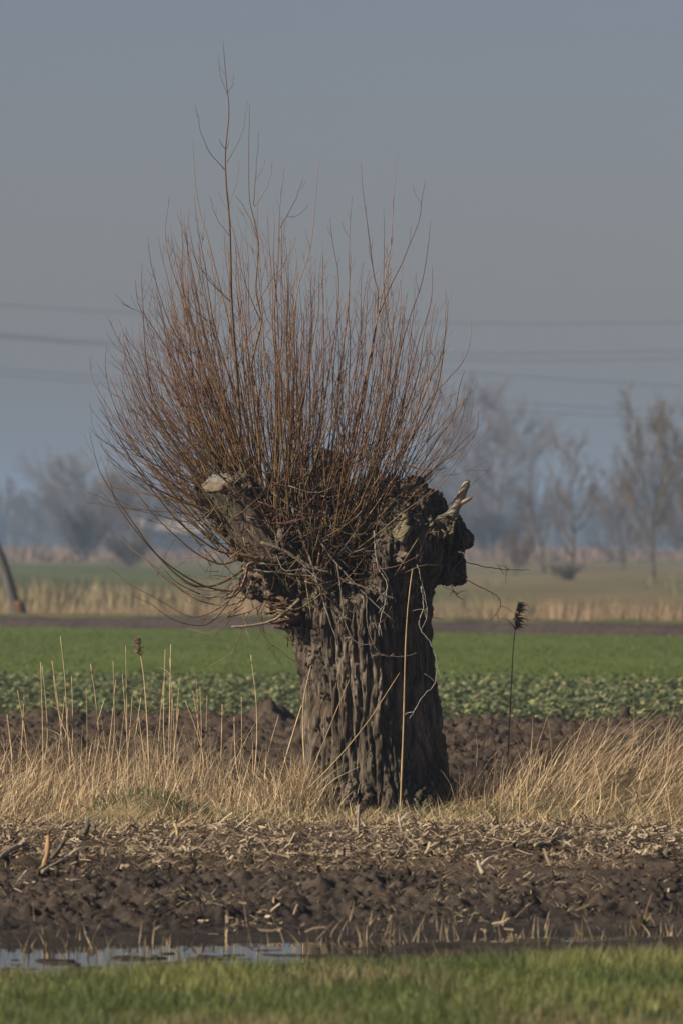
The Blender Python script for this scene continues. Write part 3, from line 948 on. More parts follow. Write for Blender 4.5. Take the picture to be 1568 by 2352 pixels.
def scol(n, lo=0.7, hi=1.2):
    k = rng.random((n, 1))
    c = np.where(k < .42, STRAW, np.where(k < .72, STRAW2, np.where(k < .9, STRAWG, (0.20, 0.125, 0.065))))
    return c * rng.uniform(lo, hi, (n, 1))


def ntrunk(x, d):
    return np.hypot((x - 0.22) / 0.44, (d - 30) / 0.42) > 1


gv = Geo()
# matted, lying straw
n = 24000
x = rng.uniform(-4.5, 4.5, n); d = rng.uniform(28.35, 31.2, n)
ok = ntrunk(x, d); x, d = x[ok], d[ok]; n = len(x)
az = rng.uniform(0, 6.28, n)
m = rng.uniform(0.6, 2.2, n)
lean = np.stack([np.cos(az) * m + 0.5, np.sin(az) * m], -1)
hgt = rng.uniform(0.05, 0.15, n)
gv.blades(np.stack([x, d - D0, rverge(x, d) - 0.005], -1), hgt, rng.uniform(.0025, .0065, n), lean, lean * rng.uniform(-.2, .5, (n, 1)), scol(n), 3)
# standing thin grass, left of the trunk
def clump_field(n, xs, ds, h0, h1, leanx, lsd, wdt, hfun=None):
    x = rng.uniform(xs[0], xs[1], n); d = rng.uniform(ds[0], ds[1], n)
    k = n2(x, d, 2.6, 1.6, 2, 61)
    ok = ntrunk(x, d) & (k + rng.uniform(-.3, .3, n) > -0.12); x, d, k = x[ok], d[ok], k[ok]; m = len(x)
    h = rng.uniform(h0, h1, m) * np.clip(0.75 + 1.2 * k, 0.4, 1.3)
    if hfun is not None: h = h * hfun(x)
    lean = np.stack([rng.normal(leanx, lsd, m), rng.normal(-0.05, lsd, m)], -1)
    bend = np.stack([rng.normal(leanx * .4, lsd * .9, m), rng.normal(0, lsd * .6, m)], -1)
    gv.blades(np.stack([x, d - D0, rverge(x, d) - 0.01], -1), h, wdt * rng.uniform(.6, 1.3, m), lean, bend, scol(m), 4)
clump_field(1900, (-4.5, -0.15), (28.9, 31.0), 0.06, 0.30, 0.05, 0.35, 0.0046)
clump_field(700, (-4.5, -0.6), (29.3, 30.9), 0.25, 0.60, 0.05, 0.17, 0.0042)
clump_field(1100, (-4.5, -0.45), (29.0, 31.0), 0.22, 0.50, 0.05, 0.42, 0.0030)
clump_field(900, (0.7, 4.5), (29.3, 31.0), 0.25, 0.55, 0.45, 0.40, 0.0030)
clump_field(2200, (-4.5, -1.4), (29.0, 30.8), 0.10, 0.40, 0.55, 0.35, 0.0050)
# slanting dry grass on the right
clump_field(4600, (0.72, 4.5), (28.9, 31.1), 0.10, 0.42, 0.95, 0.75, 0.0042, lambda x: np.clip((x - 0.5) / 0.8, 0.3, 1.0))
clump_field(1100, (0.95, 4.5), (29.3, 31.0), 0.40, 0.66, 0.75, 0.22, 0.0042, lambda x: np.clip((x - 0.3) / 1.0, 0.5, 1.0))
clump_field(800, (-4.5, -0.4), (29.0, 31.0), 0.15, 0.45, 0.1, 0.85, 0.0030)
clump_field(700, (0.6, 4.5), (29.0, 31.0), 0.15, 0.45, 0.2, 0.85, 0.0030)
for (cx_, n, h0, h1, lx) in [(-1.02, 330, .25, .60, .05), (-0.72, 200, .2, .5, 0), (-1.75, 300, .2, .52, .25), (-1.4, 220, .2, .5, .1), (1.3, 260, .25, .5, .7), (1.85, 320, .25, .5, .8), (0.74, 160, .06, .3, .2), (0.95, 200, .1, .38, .4)]:
    x = rng.normal(cx_, .13, n); d = rng.normal(30.0, .35, n)
    gv.blades(np.stack([x, d - D0, rverge(x, d) - .01], -1), rng.uniform(h0, h1, n), rng.uniform(.0025, .0048, n), rng.normal(0, .34, (n, 2)) + [lx * .8, 0], rng.normal(0, .4, (n, 2)) + [lx * .2, 0], scol(n), 4)
# tuft at the trunk's left foot
n = 700
x = rng.normal(-0.24, 0.11, n); d = rng.normal(29.6, 0.12, n)
gv.blades(np.stack([x, d - D0, rverge(x, d) - 0.01], -1), rng.uniform(.08, .30, n), rng.uniform(.003, .006, n), rng.normal(0, .45, (n, 2)), rng.normal(0, .4, (n, 2)), scol(n), 4)
tag(gv.build('dry_grass', M_straw), kind='stuff')

gg = Geo()
for (cx_, cd_, sx_, sd_, n) in [(-1.05, 28.9, .3, .25, 600), (0.3, 29.35, .45, .15, 700), (0.75, 29.1, .35, .2, 300), (-0.2, 29.2, .3, .2, 260), (1.6, 29.1, .5, .2, 260), (-0.7, 28.75, .3, .15, 200)]:
    x = rng.normal(cx_, sx_, n); d = rng.normal(cd_, sd_, n)
    c = mixc((0.06, 0.10, 0.025), (0.14, 0.17, 0.05), rng.random(n))
    gg.blades(np.stack([x, d - D0, rverge(x, d) - 0.005], -1), rng.uniform(.03, .10, n), rng.uniform(.003, .006, n), rng.normal(0, .5, (n, 2)), rng.normal(0, .4, (n, 2)), c, 3)
tag(gg.build('green_grass', M_grass), kind='stuff')

# ------------------------------------------------------------------ maize litter on the stubble, and clods
def zs(x, d):
    k = np.clip(np.minimum(d - 24.7, 28.4 - d) / 0.3, 0, 1)
    a = zland(x, d) + (0.05 * (0.3 - np.abs(n2(x, d, 3, 3, 3, 31))) + 0.04 * n2(x, d, 9, 9, 3, 32)) * k
    km = np.clip(np.minimum(d - edge(x) - .02, 24.7 - d) / 0.3, 0, 1)
    b_ = zland(x, d) + r_mud(x, d) * km
    return np.where(d > 24.7, a, b_)


gl = Geo()
n = 46000
x = rng.uniform(-4, 4, n)
d = 28.7 - 6.2 * rng.random(n) ** 1.25
cov = n2(x, d, 1.3, 0.9, 3, 71) + np.interp(d, [22.4, 23.6, 24.6, 25.6, 26.5, 28.7], [-.52, -.36, -0.14, 0.04, 0.30, 0.5])
ok = cov + rng.uniform(-.25, .25, n) > 0; x, d = x[ok], d[ok]; n = len(x)
az = rng.uniform(0, 6.28, n); L_ = rng.uniform(.012, .06, n) * np.where(rng.random(n) < .10, 2.3, 1); w_ = rng.uniform(.003, .013, n)
tilt = np.abs(rng.normal(0, .38, n))
u = np.stack([np.cos(az) * np.cos(tilt), np.sin(az) * np.cos(tilt), np.sin(tilt)], -1)
s_ = np.stack([-np.sin(az), np.cos(az), rng.normal(0, .7, n)], -1); s_ /= np.linalg.norm(s_, axis=1)[:, None]
c0 = np.stack([x, d - D0, zs(x, d) + rng.uniform(.002, .022, n)], -1)
bow = rng.normal(0, 1, (n, 3)) * (L_ * .055)[:, None]
rows = []
for tt in (-.5, 0, .5):
    p = c0 + u * (L_ * (tt + .5))[:, None] + bow * (1 - 4 * tt * tt)
    rows.append(np.stack([p - s_ * w_[:, None] * .5, p + s_ * w_[:, None] * .5], 1))
v = np.stack(rows, 1).reshape(-1, 3)
i = np.arange(n)[:, None] * 6 + np.array([0, 2])[None]
k = rng.random((n, 1))
c = np.where(k < .35, (0.46, 0.345, 0.215), np.where(k < .65, (0.33, 0.24, 0.15), np.where(k < .84, (0.17, 0.12, 0.08), (0.54, 0.44, 0.30)))) * rng.uniform(.7, 1.15, (n, 1))
gl.add(v, np.stack([i, i + 1, i + 3, i + 2], -1).reshape(-1, 4), np.repeat(c, 6, 0))
n = 26000
x = rng.uniform(-4, 4, n); d = rng.uniform(23.2, 28.5, n)
k = n2(x, d, 1.1, 1.6, 3, 75) + np.interp(d, [23.2, 24.2, 25.5, 28.4], [-.12, .02, .04, .16])
ok = k + rng.uniform(-.12, .12, n) > .06; x, d = x[ok], d[ok]; n = len(x)
az = rng.normal(0, .8, n) + math.pi * (rng.random(n) < .5); m = rng.uniform(1.2, 3.0, n)
lean = np.stack([np.cos(az) * m, np.sin(az) * m], -1)
gl.blades(np.stack([x, d - D0, zs(x, d) + .002], -1), rng.uniform(.02, .05, n), rng.uniform(.0025, .005, n), lean, lean * rng.uniform(-.3, .4, (n, 1)), scol(n, .5, .95), 3)
tag(gl.build('maize_litter', M_straw), kind='stuff')


def clods(name, x, d, z, r, colr, mat):
    """Irregular lumps of earth: squashed, dented spheres, many in one heap."""
    n = len(x)
    th = np.linspace(0, math.pi, 5)[:, None]; ph = np.arange(7)[None] * 2 * math.pi / 7
    sp = np.stack([np.sin(th) * np.cos(ph), np.sin(th) * np.sin(ph), np.cos(th) + 0 * ph], -1).reshape(-1, 3)
    v = sp[None] * r[:, None, None] * rng.uniform(.45, 1.45, (n, 35, 1)) * rng.uniform(.5, 1.5, (n, 1, 3))
    v = v + np.stack([x, d - D0, z + r * .2], -1)[:, None]
    i = (np.arange(4)[:, None] * 7); j = np.arange(7)[None]
    q = np.stack([i + j, i + 7 + j, i + 7 + (j + 1) % 7, i + (j + 1) % 7], -1).reshape(-1, 4)
    g = Geo()
    g.add(v.reshape(-1, 3), (np.arange(n)[:, None, None] * 35 + q[None]).reshape(-1, 4), np.repeat(colr, 35, 0))
    return tag(g.build(name, mat), kind='stuff')


n = 9000
x = rng.uniform(-7, 7, n); d = rng.uniform(31.4, 45.4, n)
clods('soil_clods', x, d, zland(x, d) + rough_plough(x, d) * 0.9, rng.uniform(.008, .026, n) * np.where(rng.random(n) < .10, 1.8, 1), mixc(SOILD, SOIL, rng.random(n)) * rng.uniform(.8, 1.25, (n, 1)), M_soil)
n = 7000
x = rng.uniform(-3.6, 3.6, n); d = rng.uniform(22.9, 26.6, n)
ok = (d - edge(x) > 2.2) & (n2(x, d, 1.5, 1.2, 2, 91) + rng.uniform(-.3, .3, n) > -.08); x, d = x[ok], d[ok]; n = len(x)
clods('mud_clods', x, d, zs(x, d), rng.uniform(.004, .013, n) * np.where(rng.random(n) < .08, 1.8, 1), mixc((0.038, 0.029, 0.022), (0.096, 0.070, 0.050), rng.random(n)), M_soil)

# ------------------------------------------------------------------ foreground grass
gf = Geo()
n = 165000
x = rng.uniform(-3.6, 3.6, n); d = 15.5 + rng.random(n) * 6.6
e = d - edge(x)
bare = n2(x, d, 1.4, 1.1, 3, 81)
ok = (e < 0.0) & (bare + rng.uniform(-.25, .25, n) > -0.34); x, d, e = x[ok], d[ok], e[ok]; n = len(x)
k = 0.5 + 1.9 * n2(x, d, 1.1, 0.75, 3, 82) + rng.normal(0, .2, n)
c = mixc((0.105, 0.142, 0.032), (0.245, 0.252, 0.070), k)
dry = np.clip(2.3 * n2(x, d, 1.3, 0.9, 3, 83) + rng.normal(0.05, .3, n), 0, .9)
c = mixc(c, (0.33, 0.25, 0.125), dry)
h = rng.uniform(.022, .070, n) * np.interp(x, [-1.3, 0, 1.3], [.98, 1.05, 1.25]) * np.interp(e, [-1.2, -.3], [1.0, 1.35])
zg = zland(x, d) + 0.03 * n2(x, d, 1.6, 1.6, 3, 2) * np.clip(-e / .3, 0, 1)
gf.blades(np.stack([x, d - D0, zg - .004], -1), h, rng.uniform(.0022, .0055, n), rng.normal(0, .35, (n, 2)), rng.normal(0, .45, (n, 2)), c, 3)
# grass and dead stems standing in the water's edge
n = 2600
x = rng.uniform(-2.4, 2.4, n); e = np.abs(rng.normal(0, 0.28, n)) - 0.05 + np.where(rng.random(n) < .25, rng.uniform(0, 1.5, n), 0)
keep = (n2(x, e, 2.5, 2, 2, 85) + np.interp(x, [-1.3, -.2, 1.3], [-.08, -.02, .3]) + rng.uniform(-.2, .2, n)) > 0; x, e = x[keep], e[keep]; n = len(x)
d = edge(x) + e
c = mixc((0.07, 0.12, 0.03), (0.30, 0.22, 0.11), rng.random(n) ** .8)
gf.blades(np.stack([x, d - D0, np.full(n, -.15)], -1), rng.uniform(.05, .15, n), rng.uniform(.003, .007, n), rng.normal(0, .3, (n, 2)), rng.normal(0, .35, (n, 2)), c, 3)
tag(gf.build('meadow_grass', M_grass), kind='stuff')

gd = Geo()
n = 900
x = rng.uniform(-2.4, 2.4, n); d = edge(x) + rng.uniform(1.5, 2.5, n)
ok = n2(x, d, 1.6, 1, 2, 86) + rng.uniform(-.2, .2, n) > 0.0; x, d = x[ok], d[ok]; n = len(x)
gd.blades(np.stack([x, d - D0, np.full(n, -.13)], -1), rng.uniform(.03, .11, n) * np.where(rng.random(n) < .08, 2, 1), rng.uniform(.003, .007, n), rng.normal(0.1, .4, (n, 2)), rng.normal(0, .12, (n, 2)), scol(n, .4, .8), 3)
tag(gd.build('ditch_straw', M_straw), kind='stuff')

# ------------------------------------------------------------------ leafy crop
gc = Geo()
n = 40000
x = rng.uniform(-9, 9, n); d = crop0(x) + 0.1 + rng.random(n) * 11.9
az = rng.uniform(0, 6.28, n); L_ = rng.uniform(.035, .078, n); wv = L_ * rng.uniform(.45, .75, n)
el = rng.uniform(.1, 1.25, n)
base = np.stack([x, d - D0, rng.uniform(0.0, .10, n) + 0.05 * n2(x, d, 1.2, 1.2, 2, 15)], -1)
side = np.stack([-np.sin(az), np.cos(az), rng.normal(0, .25, n)], -1)
rows = []
for tt, ww in ((0, .15), (.35, 1.0), (.7, .85), (1, .1)):
    eh = el * (1 - .55 * tt)
    p = base + (L_ * tt)[:, None] * np.stack([np.cos(az) * np.cos(eh), np.sin(az) * np.cos(eh), np.sin(eh)], -1)
    cup = np.stack([np.zeros(n), np.zeros(n), wv * ww * .12], -1)
    rows.append(np.stack([p - side * (wv * ww * .5)[:, None] + cup, p, p + side * (wv * ww * .5)[:, None] + cup], 1))
v = np.stack(rows, 1).reshape(-1, 3)
i = np.arange(n)[:, None, None] * 12 + np.arange(3)[None, :, None] * 3 + np.arange(2)[None, None]
q = np.stack([i, i + 1, i + 4, i + 3], -1).reshape(-1, 4)
k = rng.random((n, 1))
c = np.where(k < .45, (0.160, 0.190, 0.070), np.where(k < .70, (0.105, 0.140, 0.062), np.where(k < .92, (0.27, 0.285, 0.115), (0.42, 0.36, 0.18)))) * rng.uniform(.75, 1.2, (n, 1))
gc.add(v, q, np.repeat(c, 12, 0))
tag(gc.build('leafy_crop', M_leaf, None, True), kind='stuff')

# short young wheat
gw = Geo()
n = 26000
x = rng.uniform(-13, 13, n); t_ = rng.random(n) ** 1.2; d = crop1(x) + t_ * (far_edge(x) - crop1(x))
c = mixc((0.086, 0.118, 0.018), (0.118, 0.150, 0.028), rng.random(n))
gw.blades(np.stack([x, d - D0, zland(x, d) - .005], -1), rng.uniform(.025, .055, n), rng.uniform(.010, .018, n), rng.normal(0, .4, (n, 2)), rng.normal(0, .3, (n, 2)), c, 2)
tag(gw.build('young_wheat', M_grass), kind='stuff')

# ------------------------------------------------------------------ reed belt, tan tussocks, far strips
gr = Geo()
n = 26000
x = rng.uniform(-19, 19, n); d = far_edge(x) + 5.6 + rng.random(n) * 9
k = n2(x, d, .55, .2, 3, 101)
h = rng.uniform(.42, .80, n) * np.clip(1.0 + .55 * k, .6, 1.35) * np.interp(x, [-7, -4.5, -3], [.75, .8, 1.0])
c = mixc((0.41, 0.285, 0.16), (0.32, 0.22, 0.125), rng.random(n)) * np.clip(1 + .9 * k, .6, 1.3)[:, None]
gr.blades(np.stack([x, d - D0, zland(x, d)], -1), h, rng.uniform(.012, .03, n), rng.normal(0, .12, (n, 2)), rng.normal(0.05, .15, (n, 2)), c, 3, taper=2.5)
tag(gr.build('reed_belt', M_straw), kind='stuff')

gt = Geo()
n = 9000
x = rng.uniform(-22, 22, n); d = rng.uniform(106, 175, n)
k = n2(x, d, .16, .05, 2, 103) + np.interp(x / d * 100, [-7, -3, 0, 7], [.20, .10, -.30, -.30])
ok = k + rng.uniform(-.15, .15, n) > .05; x, d = x[ok], d[ok]; n = len(x)
c = mixc((0.36, 0.27, 0.14), (0.20, 0.18, 0.08), rng.random(n))
gt.blades(np.stack([x, d - D0, zland(x, d)], -1), rng.uniform(.15, .6, n), rng.uniform(.03, .06, n), rng.normal(0, .15, (n, 2)), rng.normal(0, .2, (n, 2)), c, 3)
n = 7000
x = rng.uniform(-60, 60, n); d = rng.uniform(330, 480, n)
c = mixc((0.30, 0.19, 0.13), (0.22, 0.15, 0.10), rng.random(n))
gt.blades(np.stack([x, d - D0, zland(x, d)], -1), rng.uniform(.5, 1.3, n) * np.clip(1 + 1.5 * n2(x, d, .05, .01, 2, 4), .3, 1.5), rng.uniform(.08, .18, n), rng.normal(0, .1, (n, 2)), rng.normal(0, .2, (n, 2)), c, 3)
tag(gt.build('tan_tussocks', M_straw), kind='stuff')

# ------------------------------------------------------------------ bare trees
TW = (0.15, 0.125, 0.10)


def tree_geo(h, spread, seed, stems=1, fork=0.25, twig=0.014, upright=0.6, n1=9, n2_=9, n3=6, lean=0.0, tcol=TW, crown=(0.18, 0.135, 0.105), r=None):
    R = np.random.default_rng(seed)
    T, C = Geo(), Geo()
    r = h * 0.011 if r is None else r
    for s in range(stems):
        azs = R.uniform(0, 6.28)
        sp = spread * (0.10 if stems == 1 else 0.55)
        hh_ = h * (1 if s == 0 else R.uniform(.6, .92))
        top = np.array([math.cos(azs) * sp * R.uniform(.5, 1) + lean * h, math.sin(azs) * sp * .6, hh_ * .93])
        main = crom([[0, 0, 0], top * [.35, .35, .35] + R.normal(0, .015 * h, 3), top * .7 + R.normal(0, .02 * h, 3), top], 12)
        rr = np.linspace(r / math.sqrt(stems) * 1.2, twig, 12)
        T.tube(main, rr, tcol, 6)
        for i in range(n1):
            u = fork + (0.97 - fork) * (i + R.random()) / n1
            p = main[min(int(u * 11), 11)]
            az = R.uniform(0, 6.28)
            ln = spread * R.uniform(.6, 1.1) * (1.05 - .75 * max(0, u - .35))
            d0 = np.array([math.cos(az), math.sin(az), upright * R.uniform(.6, 1.4)]); d0 /= np.linalg.norm(d0)
            e_ = p + d0 * ln * 1.1 + [0, 0, ln * upright * .55]
            e_[2] = min(e_[2], h * 1.0)
            br = crom([p, p + d0 * ln * .5, e_], 8)
            r1_ = max(rr[min(int(u * 11), 11)] * .5, twig * 1.2)
            T.tube(br, np.linspace(r1_, twig, 8), tcol, 5)
            for j in range(n2_):
                q = br[R.integers(2, 8)]
                d1 = d0 + R.normal(0, .55, 3) + [0, 0, upright * .7]; d1 /= np.linalg.norm(d1)
                l2 = ln * R.uniform(.25, .6)
                b2 = crom([q, q + d1 * l2 * .5, q + d1 * l2 + [0, 0, l2 * .2]], 5)
                C.tube(b2, np.linspace(twig * 1.1, twig * .6, 5), crown, 3, cap=False)
                for k_ in range(n3):
                    w = b2[R.integers(1, 5)]
                    d2 = d1 + R.normal(0, .5, 3) + [0, 0, .25]; d2 /= np.linalg.norm(d2)
                    C.tube(np.array([w, w + d2 * l2 * R.uniform(.25, .6)]), [twig * .7, twig * .4], crown, 3, cap=False)
    return T, C


def tree(name, vx, vbase, vtop, d, spread_v, label, cat='tree', group=None, parts=('trunk', 'crown'), **kw):
    sc_ = F / d
    h = (vbase - vtop) / sc_
    loc = at(vx, d, 0.0)
    loc[2] = zat(vbase, d) if abs(zat(vbase, d)) < 1.2 else 0.0
    loc[2] = min(loc[2], 0.0)
    h = zat(vtop, d) - loc[2]
    t_ = thing(name, label, cat, loc, group)
    T, C = tree_geo(h, spread_v / 2 / sc_, **kw)
    T.build(parts[0], M_tree, t_)
    C.build(parts[1], M_tree, t_)
    return t_


GT = 'bare trees across the far meadow'
tree('bare_tree', 1308, 1332, 1012, 198, 190, 'slender young bare tree with rust-tinged top standing on a dark stool', group=GT, seed=11, fork=.22, twig=.009, upright=.95, n1=16, n2_=10, n3=6, crown=(0.20, 0.125, 0.07), r=.075)
tree('bare_tree', 1250, 1300, 1110, 240, 120, 'leaning thin bare tree left of the slender rust-topped one', group=GT, seed=12, stems=3, fork=.3, twig=.010, upright=.8, n1=7, n2_=8, n3=5, lean=-.18, r=.08)
tree('bare_tree', 1060, 1262, 885, 470, 240, 'tall hazy bare tree just behind the right edge of the willow crown', group=GT, seed=13, fork=.12, twig=.022, upright=.6, n1=22, n2_=16, n3=11)
tree('bare_tree', 1150, 1262, 900, 455, 250, 'hazy bare tree with arching crown, second of the tall pair right of the willow', group=GT, seed=14, fork=.12, twig=.021, upright=.5, n1=22, n2_=15, n3=11)
tree('bare_tree', 1100, 1260, 893, 500, 210, 'hazy bare tree standing between the tall pair right of the willow', group=GT, seed=51, fork=.12, twig=.024, upright=.5, n1=20, n2_=15, n3=10)
tree('bare_tree', 1225, 1260, 955, 480, 150, 'hazy bare tree sloping down beside the tall pair', group=GT, seed=15, fork=.2, twig=.021, upright=.6, n1=12, n2_=10, n3=7)
tree('bare_tree', 1500, 1325, 915, 215, 220, 'tall bare tree near the right edge of the picture', group=GT, seed=16, stems=2, fork=.15, twig=.011, upright=.95, n1=14, n2_=14, n3=10, crown=(0.21, 0.17, 0.12))
tree('bare_tree', 1578, 1325, 905, 225, 200, 'tall bare tree cut off by the right edge of the picture', group=GT, seed=17, stems=2, fork=.15, twig=.012, upright=.9, n1=14, n2_=14, n3=10)
tree('bare_tree', 1430, 1300, 1080, 260, 130, 'low bare tree between the slender one and the tall right one', group=GT, seed=18, stems=3, fork=.1, twig=.012, upright=.7, n1=8, n2_=9, n3=6)
tree('bare_tree', 1390, 1262, 1110, 520, 120, 'faint bluish bare tree far behind the slender rust-topped one', group=GT, seed=28, stems=2, fork=.1, twig=.03, upright=.6, n1=10, n2_=9, n3=7)
tree('bare_tree', 195, 1270, 1072, 480, 235, 'broad bare tree in the left distance above a dark bush', group=GT, seed=19, stems=3, fork=.12, twig=.022, upright=.55, tcol=(.18,.15,.125), r=.07, crown=(.26,.22,.18), n1=15, n2_=15, n3=11)
tree('bare_tree', 300, 1285, 1105, 360, 170, 'bare tree in the left distance behind the willow twigs', group=GT, seed=20, stems=2, fork=.12, twig=.018, upright=.7, n1=13, n2_=14, n3=10)
tree('bare_tree', 38, 1258, 1090, 620, 70, 'faint blue bare tree at the far left', group=GT, seed=21, fork=.12, twig=.04, upright=.8, n1=13, n2_=11, n3=8)
tree('bare_tree', 110, 1258, 1118, 560, 90, 'small faint bare tree right of the farthest left one', group=GT, seed=22, fork=.12, twig=.034, upright=.7, n1=12, n2_=10, n3=7)
tree('bare_tree', 425, 1268, 1120, 420, 150, 'faint bare tree right behind the drooping left twigs', group=GT, seed=23, stems=2, fork=.12, twig=.024, upright=.7, n1=10, n2_=9, n3=6)
for (tx_, tt_, td_, sd_, lb_) in [(75, 1128, 700, 41, 'pale low bare tree in the haze at the far left, second from the edge'), (150, 1122, 680, 42, 'pale hazy bare tree just left of the broad left tree'), (255, 1118, 640, 43, 'pale hazy bare tree just right of the broad left tree'), (355, 1132, 690, 44, 'pale hazy bare tree behind the curving left willow twigs'), (480, 1125, 660, 45, 'pale hazy bare tree hidden behind the sawn left limb')]:
    tree('bare_tree', tx_, 1256, tt_, td_, 120, lb_, group=GT, seed=sd_, stems=2, fork=.08, twig=.03, upright=.5, n1=13, n2_=12, n3=9)
tree('bare_tree', -60, 1262, 1060, 480, 150, 'bare tree beyond the left edge', group=GT, seed=24, fork=.12, twig=.03, upright=.7, n1=10, n2_=9, n3=6)
tree('bare_tree', 1690, 1262, 930, 400, 180, 'bare tree beyond the right edge', group=GT, seed=25, fork=.12, twig=.026, upright=.7, n1=12, n2_=9, n3=6)
GB = 'low bushes in the far meadow'
tree('bush', 202, 1292, 1180, 345, 110, 'dense dark bush under the broad left tree', 'bush', GB, ('stem', 'branches'), seed=31, stems=7, fork=.1, twig=.020, upright=.8, n1=8, n2_=9, n3=6, crown=(0.11, 0.085, 0.06))
tree('bush', 300, 1312, 1240, 290, 100, 'low brown bush behind the drooping willow twigs', 'bush', GB, ('stem', 'branches'), seed=32, stems=7, fork=.1, twig=.018, upright=.6, n1=6, n2_=7, n3=6, crown=(0.12, 0.09, 0.065))
tree('bush', 1183, 1322, 1225, 215, 90, 'small bare bush in the meadow right of the willow head', 'bush', GB, ('stem', 'branches'), seed=33, stems=6, fork=.1, twig=.008, upright=.8, n1=6, n2_=7, n3=6, crown=(0.15, 0.11, 0.08))
tree('bush', 1130, 1270, 1195, 400, 150, 'dark hazy bush at the foot of the tall pair', 'bush', GB, ('stem', 'branches'), seed=34, stems=7, fork=.1, twig=.024, upright=.6, n1=8, n2_=8, n3=6, crown=(0.08, 0.07, 0.06))
tree('bush', 1296, 1336, 1302, 197, 70, 'dark knobbly bush around the foot of the slender tree', 'bush', GB, ('stem', 'branches'), seed=35, stems=8, fork=.1, twig=.008, upright=.4, n1=5, n2_=5, n3=5, crown=(0.08, 0.07, 0.055), tcol=(0.07, 0.06, 0.05), r=.03)

# far wood that closes the horizon, one mass
R = np.random.default_rng(5)
fw = Geo()
for i in range(980):
    d = R.uniform(850, 1500)
    vx = R.uniform(-1700, 3300)
    p = at(vx, d, 0)
    hgt = (8 + 9 * R.random()) * (1.15 if vx > 1000 else 0.75)
    m = 34
    az = R.uniform(0, 6.28, m)
    rad = R.uniform(.5, 6.5, m)
    b_ = p + np.stack([np.cos(az) * rad, np.sin(az) * rad, np.zeros(m)], -1)
    fw.blades(b_, hgt * R.uniform(.4, 1.0, m) * (1 - (rad / 9) ** 2), R.uniform(.5, 1.5, m), R.normal(0, .12, (m, 2)), R.normal(0, .18, (m, 2)), (0.075, 0.065, 0.055), 3, taper=1.8)
tag(fw.build('far_wood', M_tree), kind='stuff')

# ------------------------------------------------------------------ barn far left
def box(g, x0, x1, y0, y1, z0, z1, c=(0.1, 0.1, 0.1)):
    v = [[x, y, z] for z in (z0, z1) for y in (y0, y1) for x in (x0, x1)]
    g.add(v, [[0, 2, 3, 1], [4, 5, 7, 6], [0, 1, 5, 4], [2, 6, 7, 3], [0, 4, 6, 2], [1, 3, 7, 5]], c)


db = 640
ba = thing('barn', 'low dark barn with a pale roof, faint in the haze behind the left twigs', 'building', at(385, db, 0))
g = Geo(); box(g, -4.2, 4.2, 0, 7, 0, 2.5); g.build('wall', M_wall, ba)
g = Geo()
g.add([[-4.6, -.5, 2.4], [4.6, -.5, 2.4], [4.6, 3.5, 3.9], [-4.6, 3.5, 3.9], [-4.6, 7.5, 2.4], [4.6, 7.5, 2.4], [-4.6, -.5, 2.25], [4.6, -.5, 2.25], [4.6, 7.5, 2.25], [-4.6, 7.5, 2.25]],
      [[0, 1, 2, 3], [3, 2, 5, 4], [6, 7, 1, 0], [4, 5, 8, 9], [0, 3, 4, 9], [0, 9, 6, 0][:3] + [6]], (0.4, 0.36, 0.3))
g.build('roof', M_roof, ba)
g = Geo(); box(g, -1.2, 1.2, -.06, -.01, 0, 2.2); g.build('door', M_post, ba)

# ------------------------------------------------------------------ leaning post at the left edge
pb = at(50, 99.5, 0.15); pt = at(-38, 99.5, 2.0)
lp = thing('leaning_post', 'grey wooden post leaning to the left above the far soil bank', 'post', pb)
g = Geo(); g.tube(crom([[0, 0, -.3], (pt - pb) * .5 + [0.02, 0, 0], pt - pb], 9), np.linspace(.11, .085, 9), np.linspace((0.13, 0.115, 0.095), (0.15, 0.135, 0.115), 9), 10); g.build('shaft', M_post, lp, True)
g = Geo(); g.tube(crom([[0.005, 0, -.05], (pt - pb) * .08, (pt - pb) * .13], 4), [.128, .126, .122, .116], (0.20, 0.105, 0.05), 10); g.build('rusty_collar', M_post, lp, True)

# ------------------------------------------------------------------ power cables
GC = 'power cables crossing the sky'
WD = 420.0
for pts, lab in [
    ([(0, 700), (330, 719), (1090, 743), (1568, 740)], 'topmost faint cable, highest on both sides of the willow'),
    ([(0, 766), (330, 790), (1090, 812), (1568, 806)], 'upper of the close pair of nearly level cables right of the willow'),
    ([(0, 774), (330, 798), (1090, 828), (1568, 823)], 'lower of the close pair of nearly level cables right of the willow'),
    ([(0, 770), (330, 802), (1070, 854), (1568, 889)], 'single cable sloping down to the right below the level pair'),
    ([(0, 850), (330, 868), (1220, 932), (1568, 945)], 'upper of the lowest pair of sloping cables, reaching the right trees'),
    ([(0, 862), (330, 884), (1220, 948), (1568, 962)], 'lowest cable of all, reaching the right trees'),
]:
    px = np.array([p[0] for p in pts], float); pz = np.array([p[1] for p in pts], float)
    co = np.polyfit(px, pz, 2)
    xx = np.linspace(-1500, 3100, 60)
    yy = np.polyval(co, xx)
    g = Geo()
    P3 = np.stack([(xx - 784) * WD / F, np.full(60, WD - D0), CAMZ - (yy - HZ) * WD / F], -1)
    mid = P3[30].copy()
    g.tube(P3 - mid, 0.03, (0.07, 0.07, 0.075), 5)
    o = g.build('power_cable', M_wire)
    o.location = mid
    tag(o, lab, 'cable', GC)

# ------------------------------------------------------------------ reed stalks
GRD = 'dry reed stalks standing in the verge'


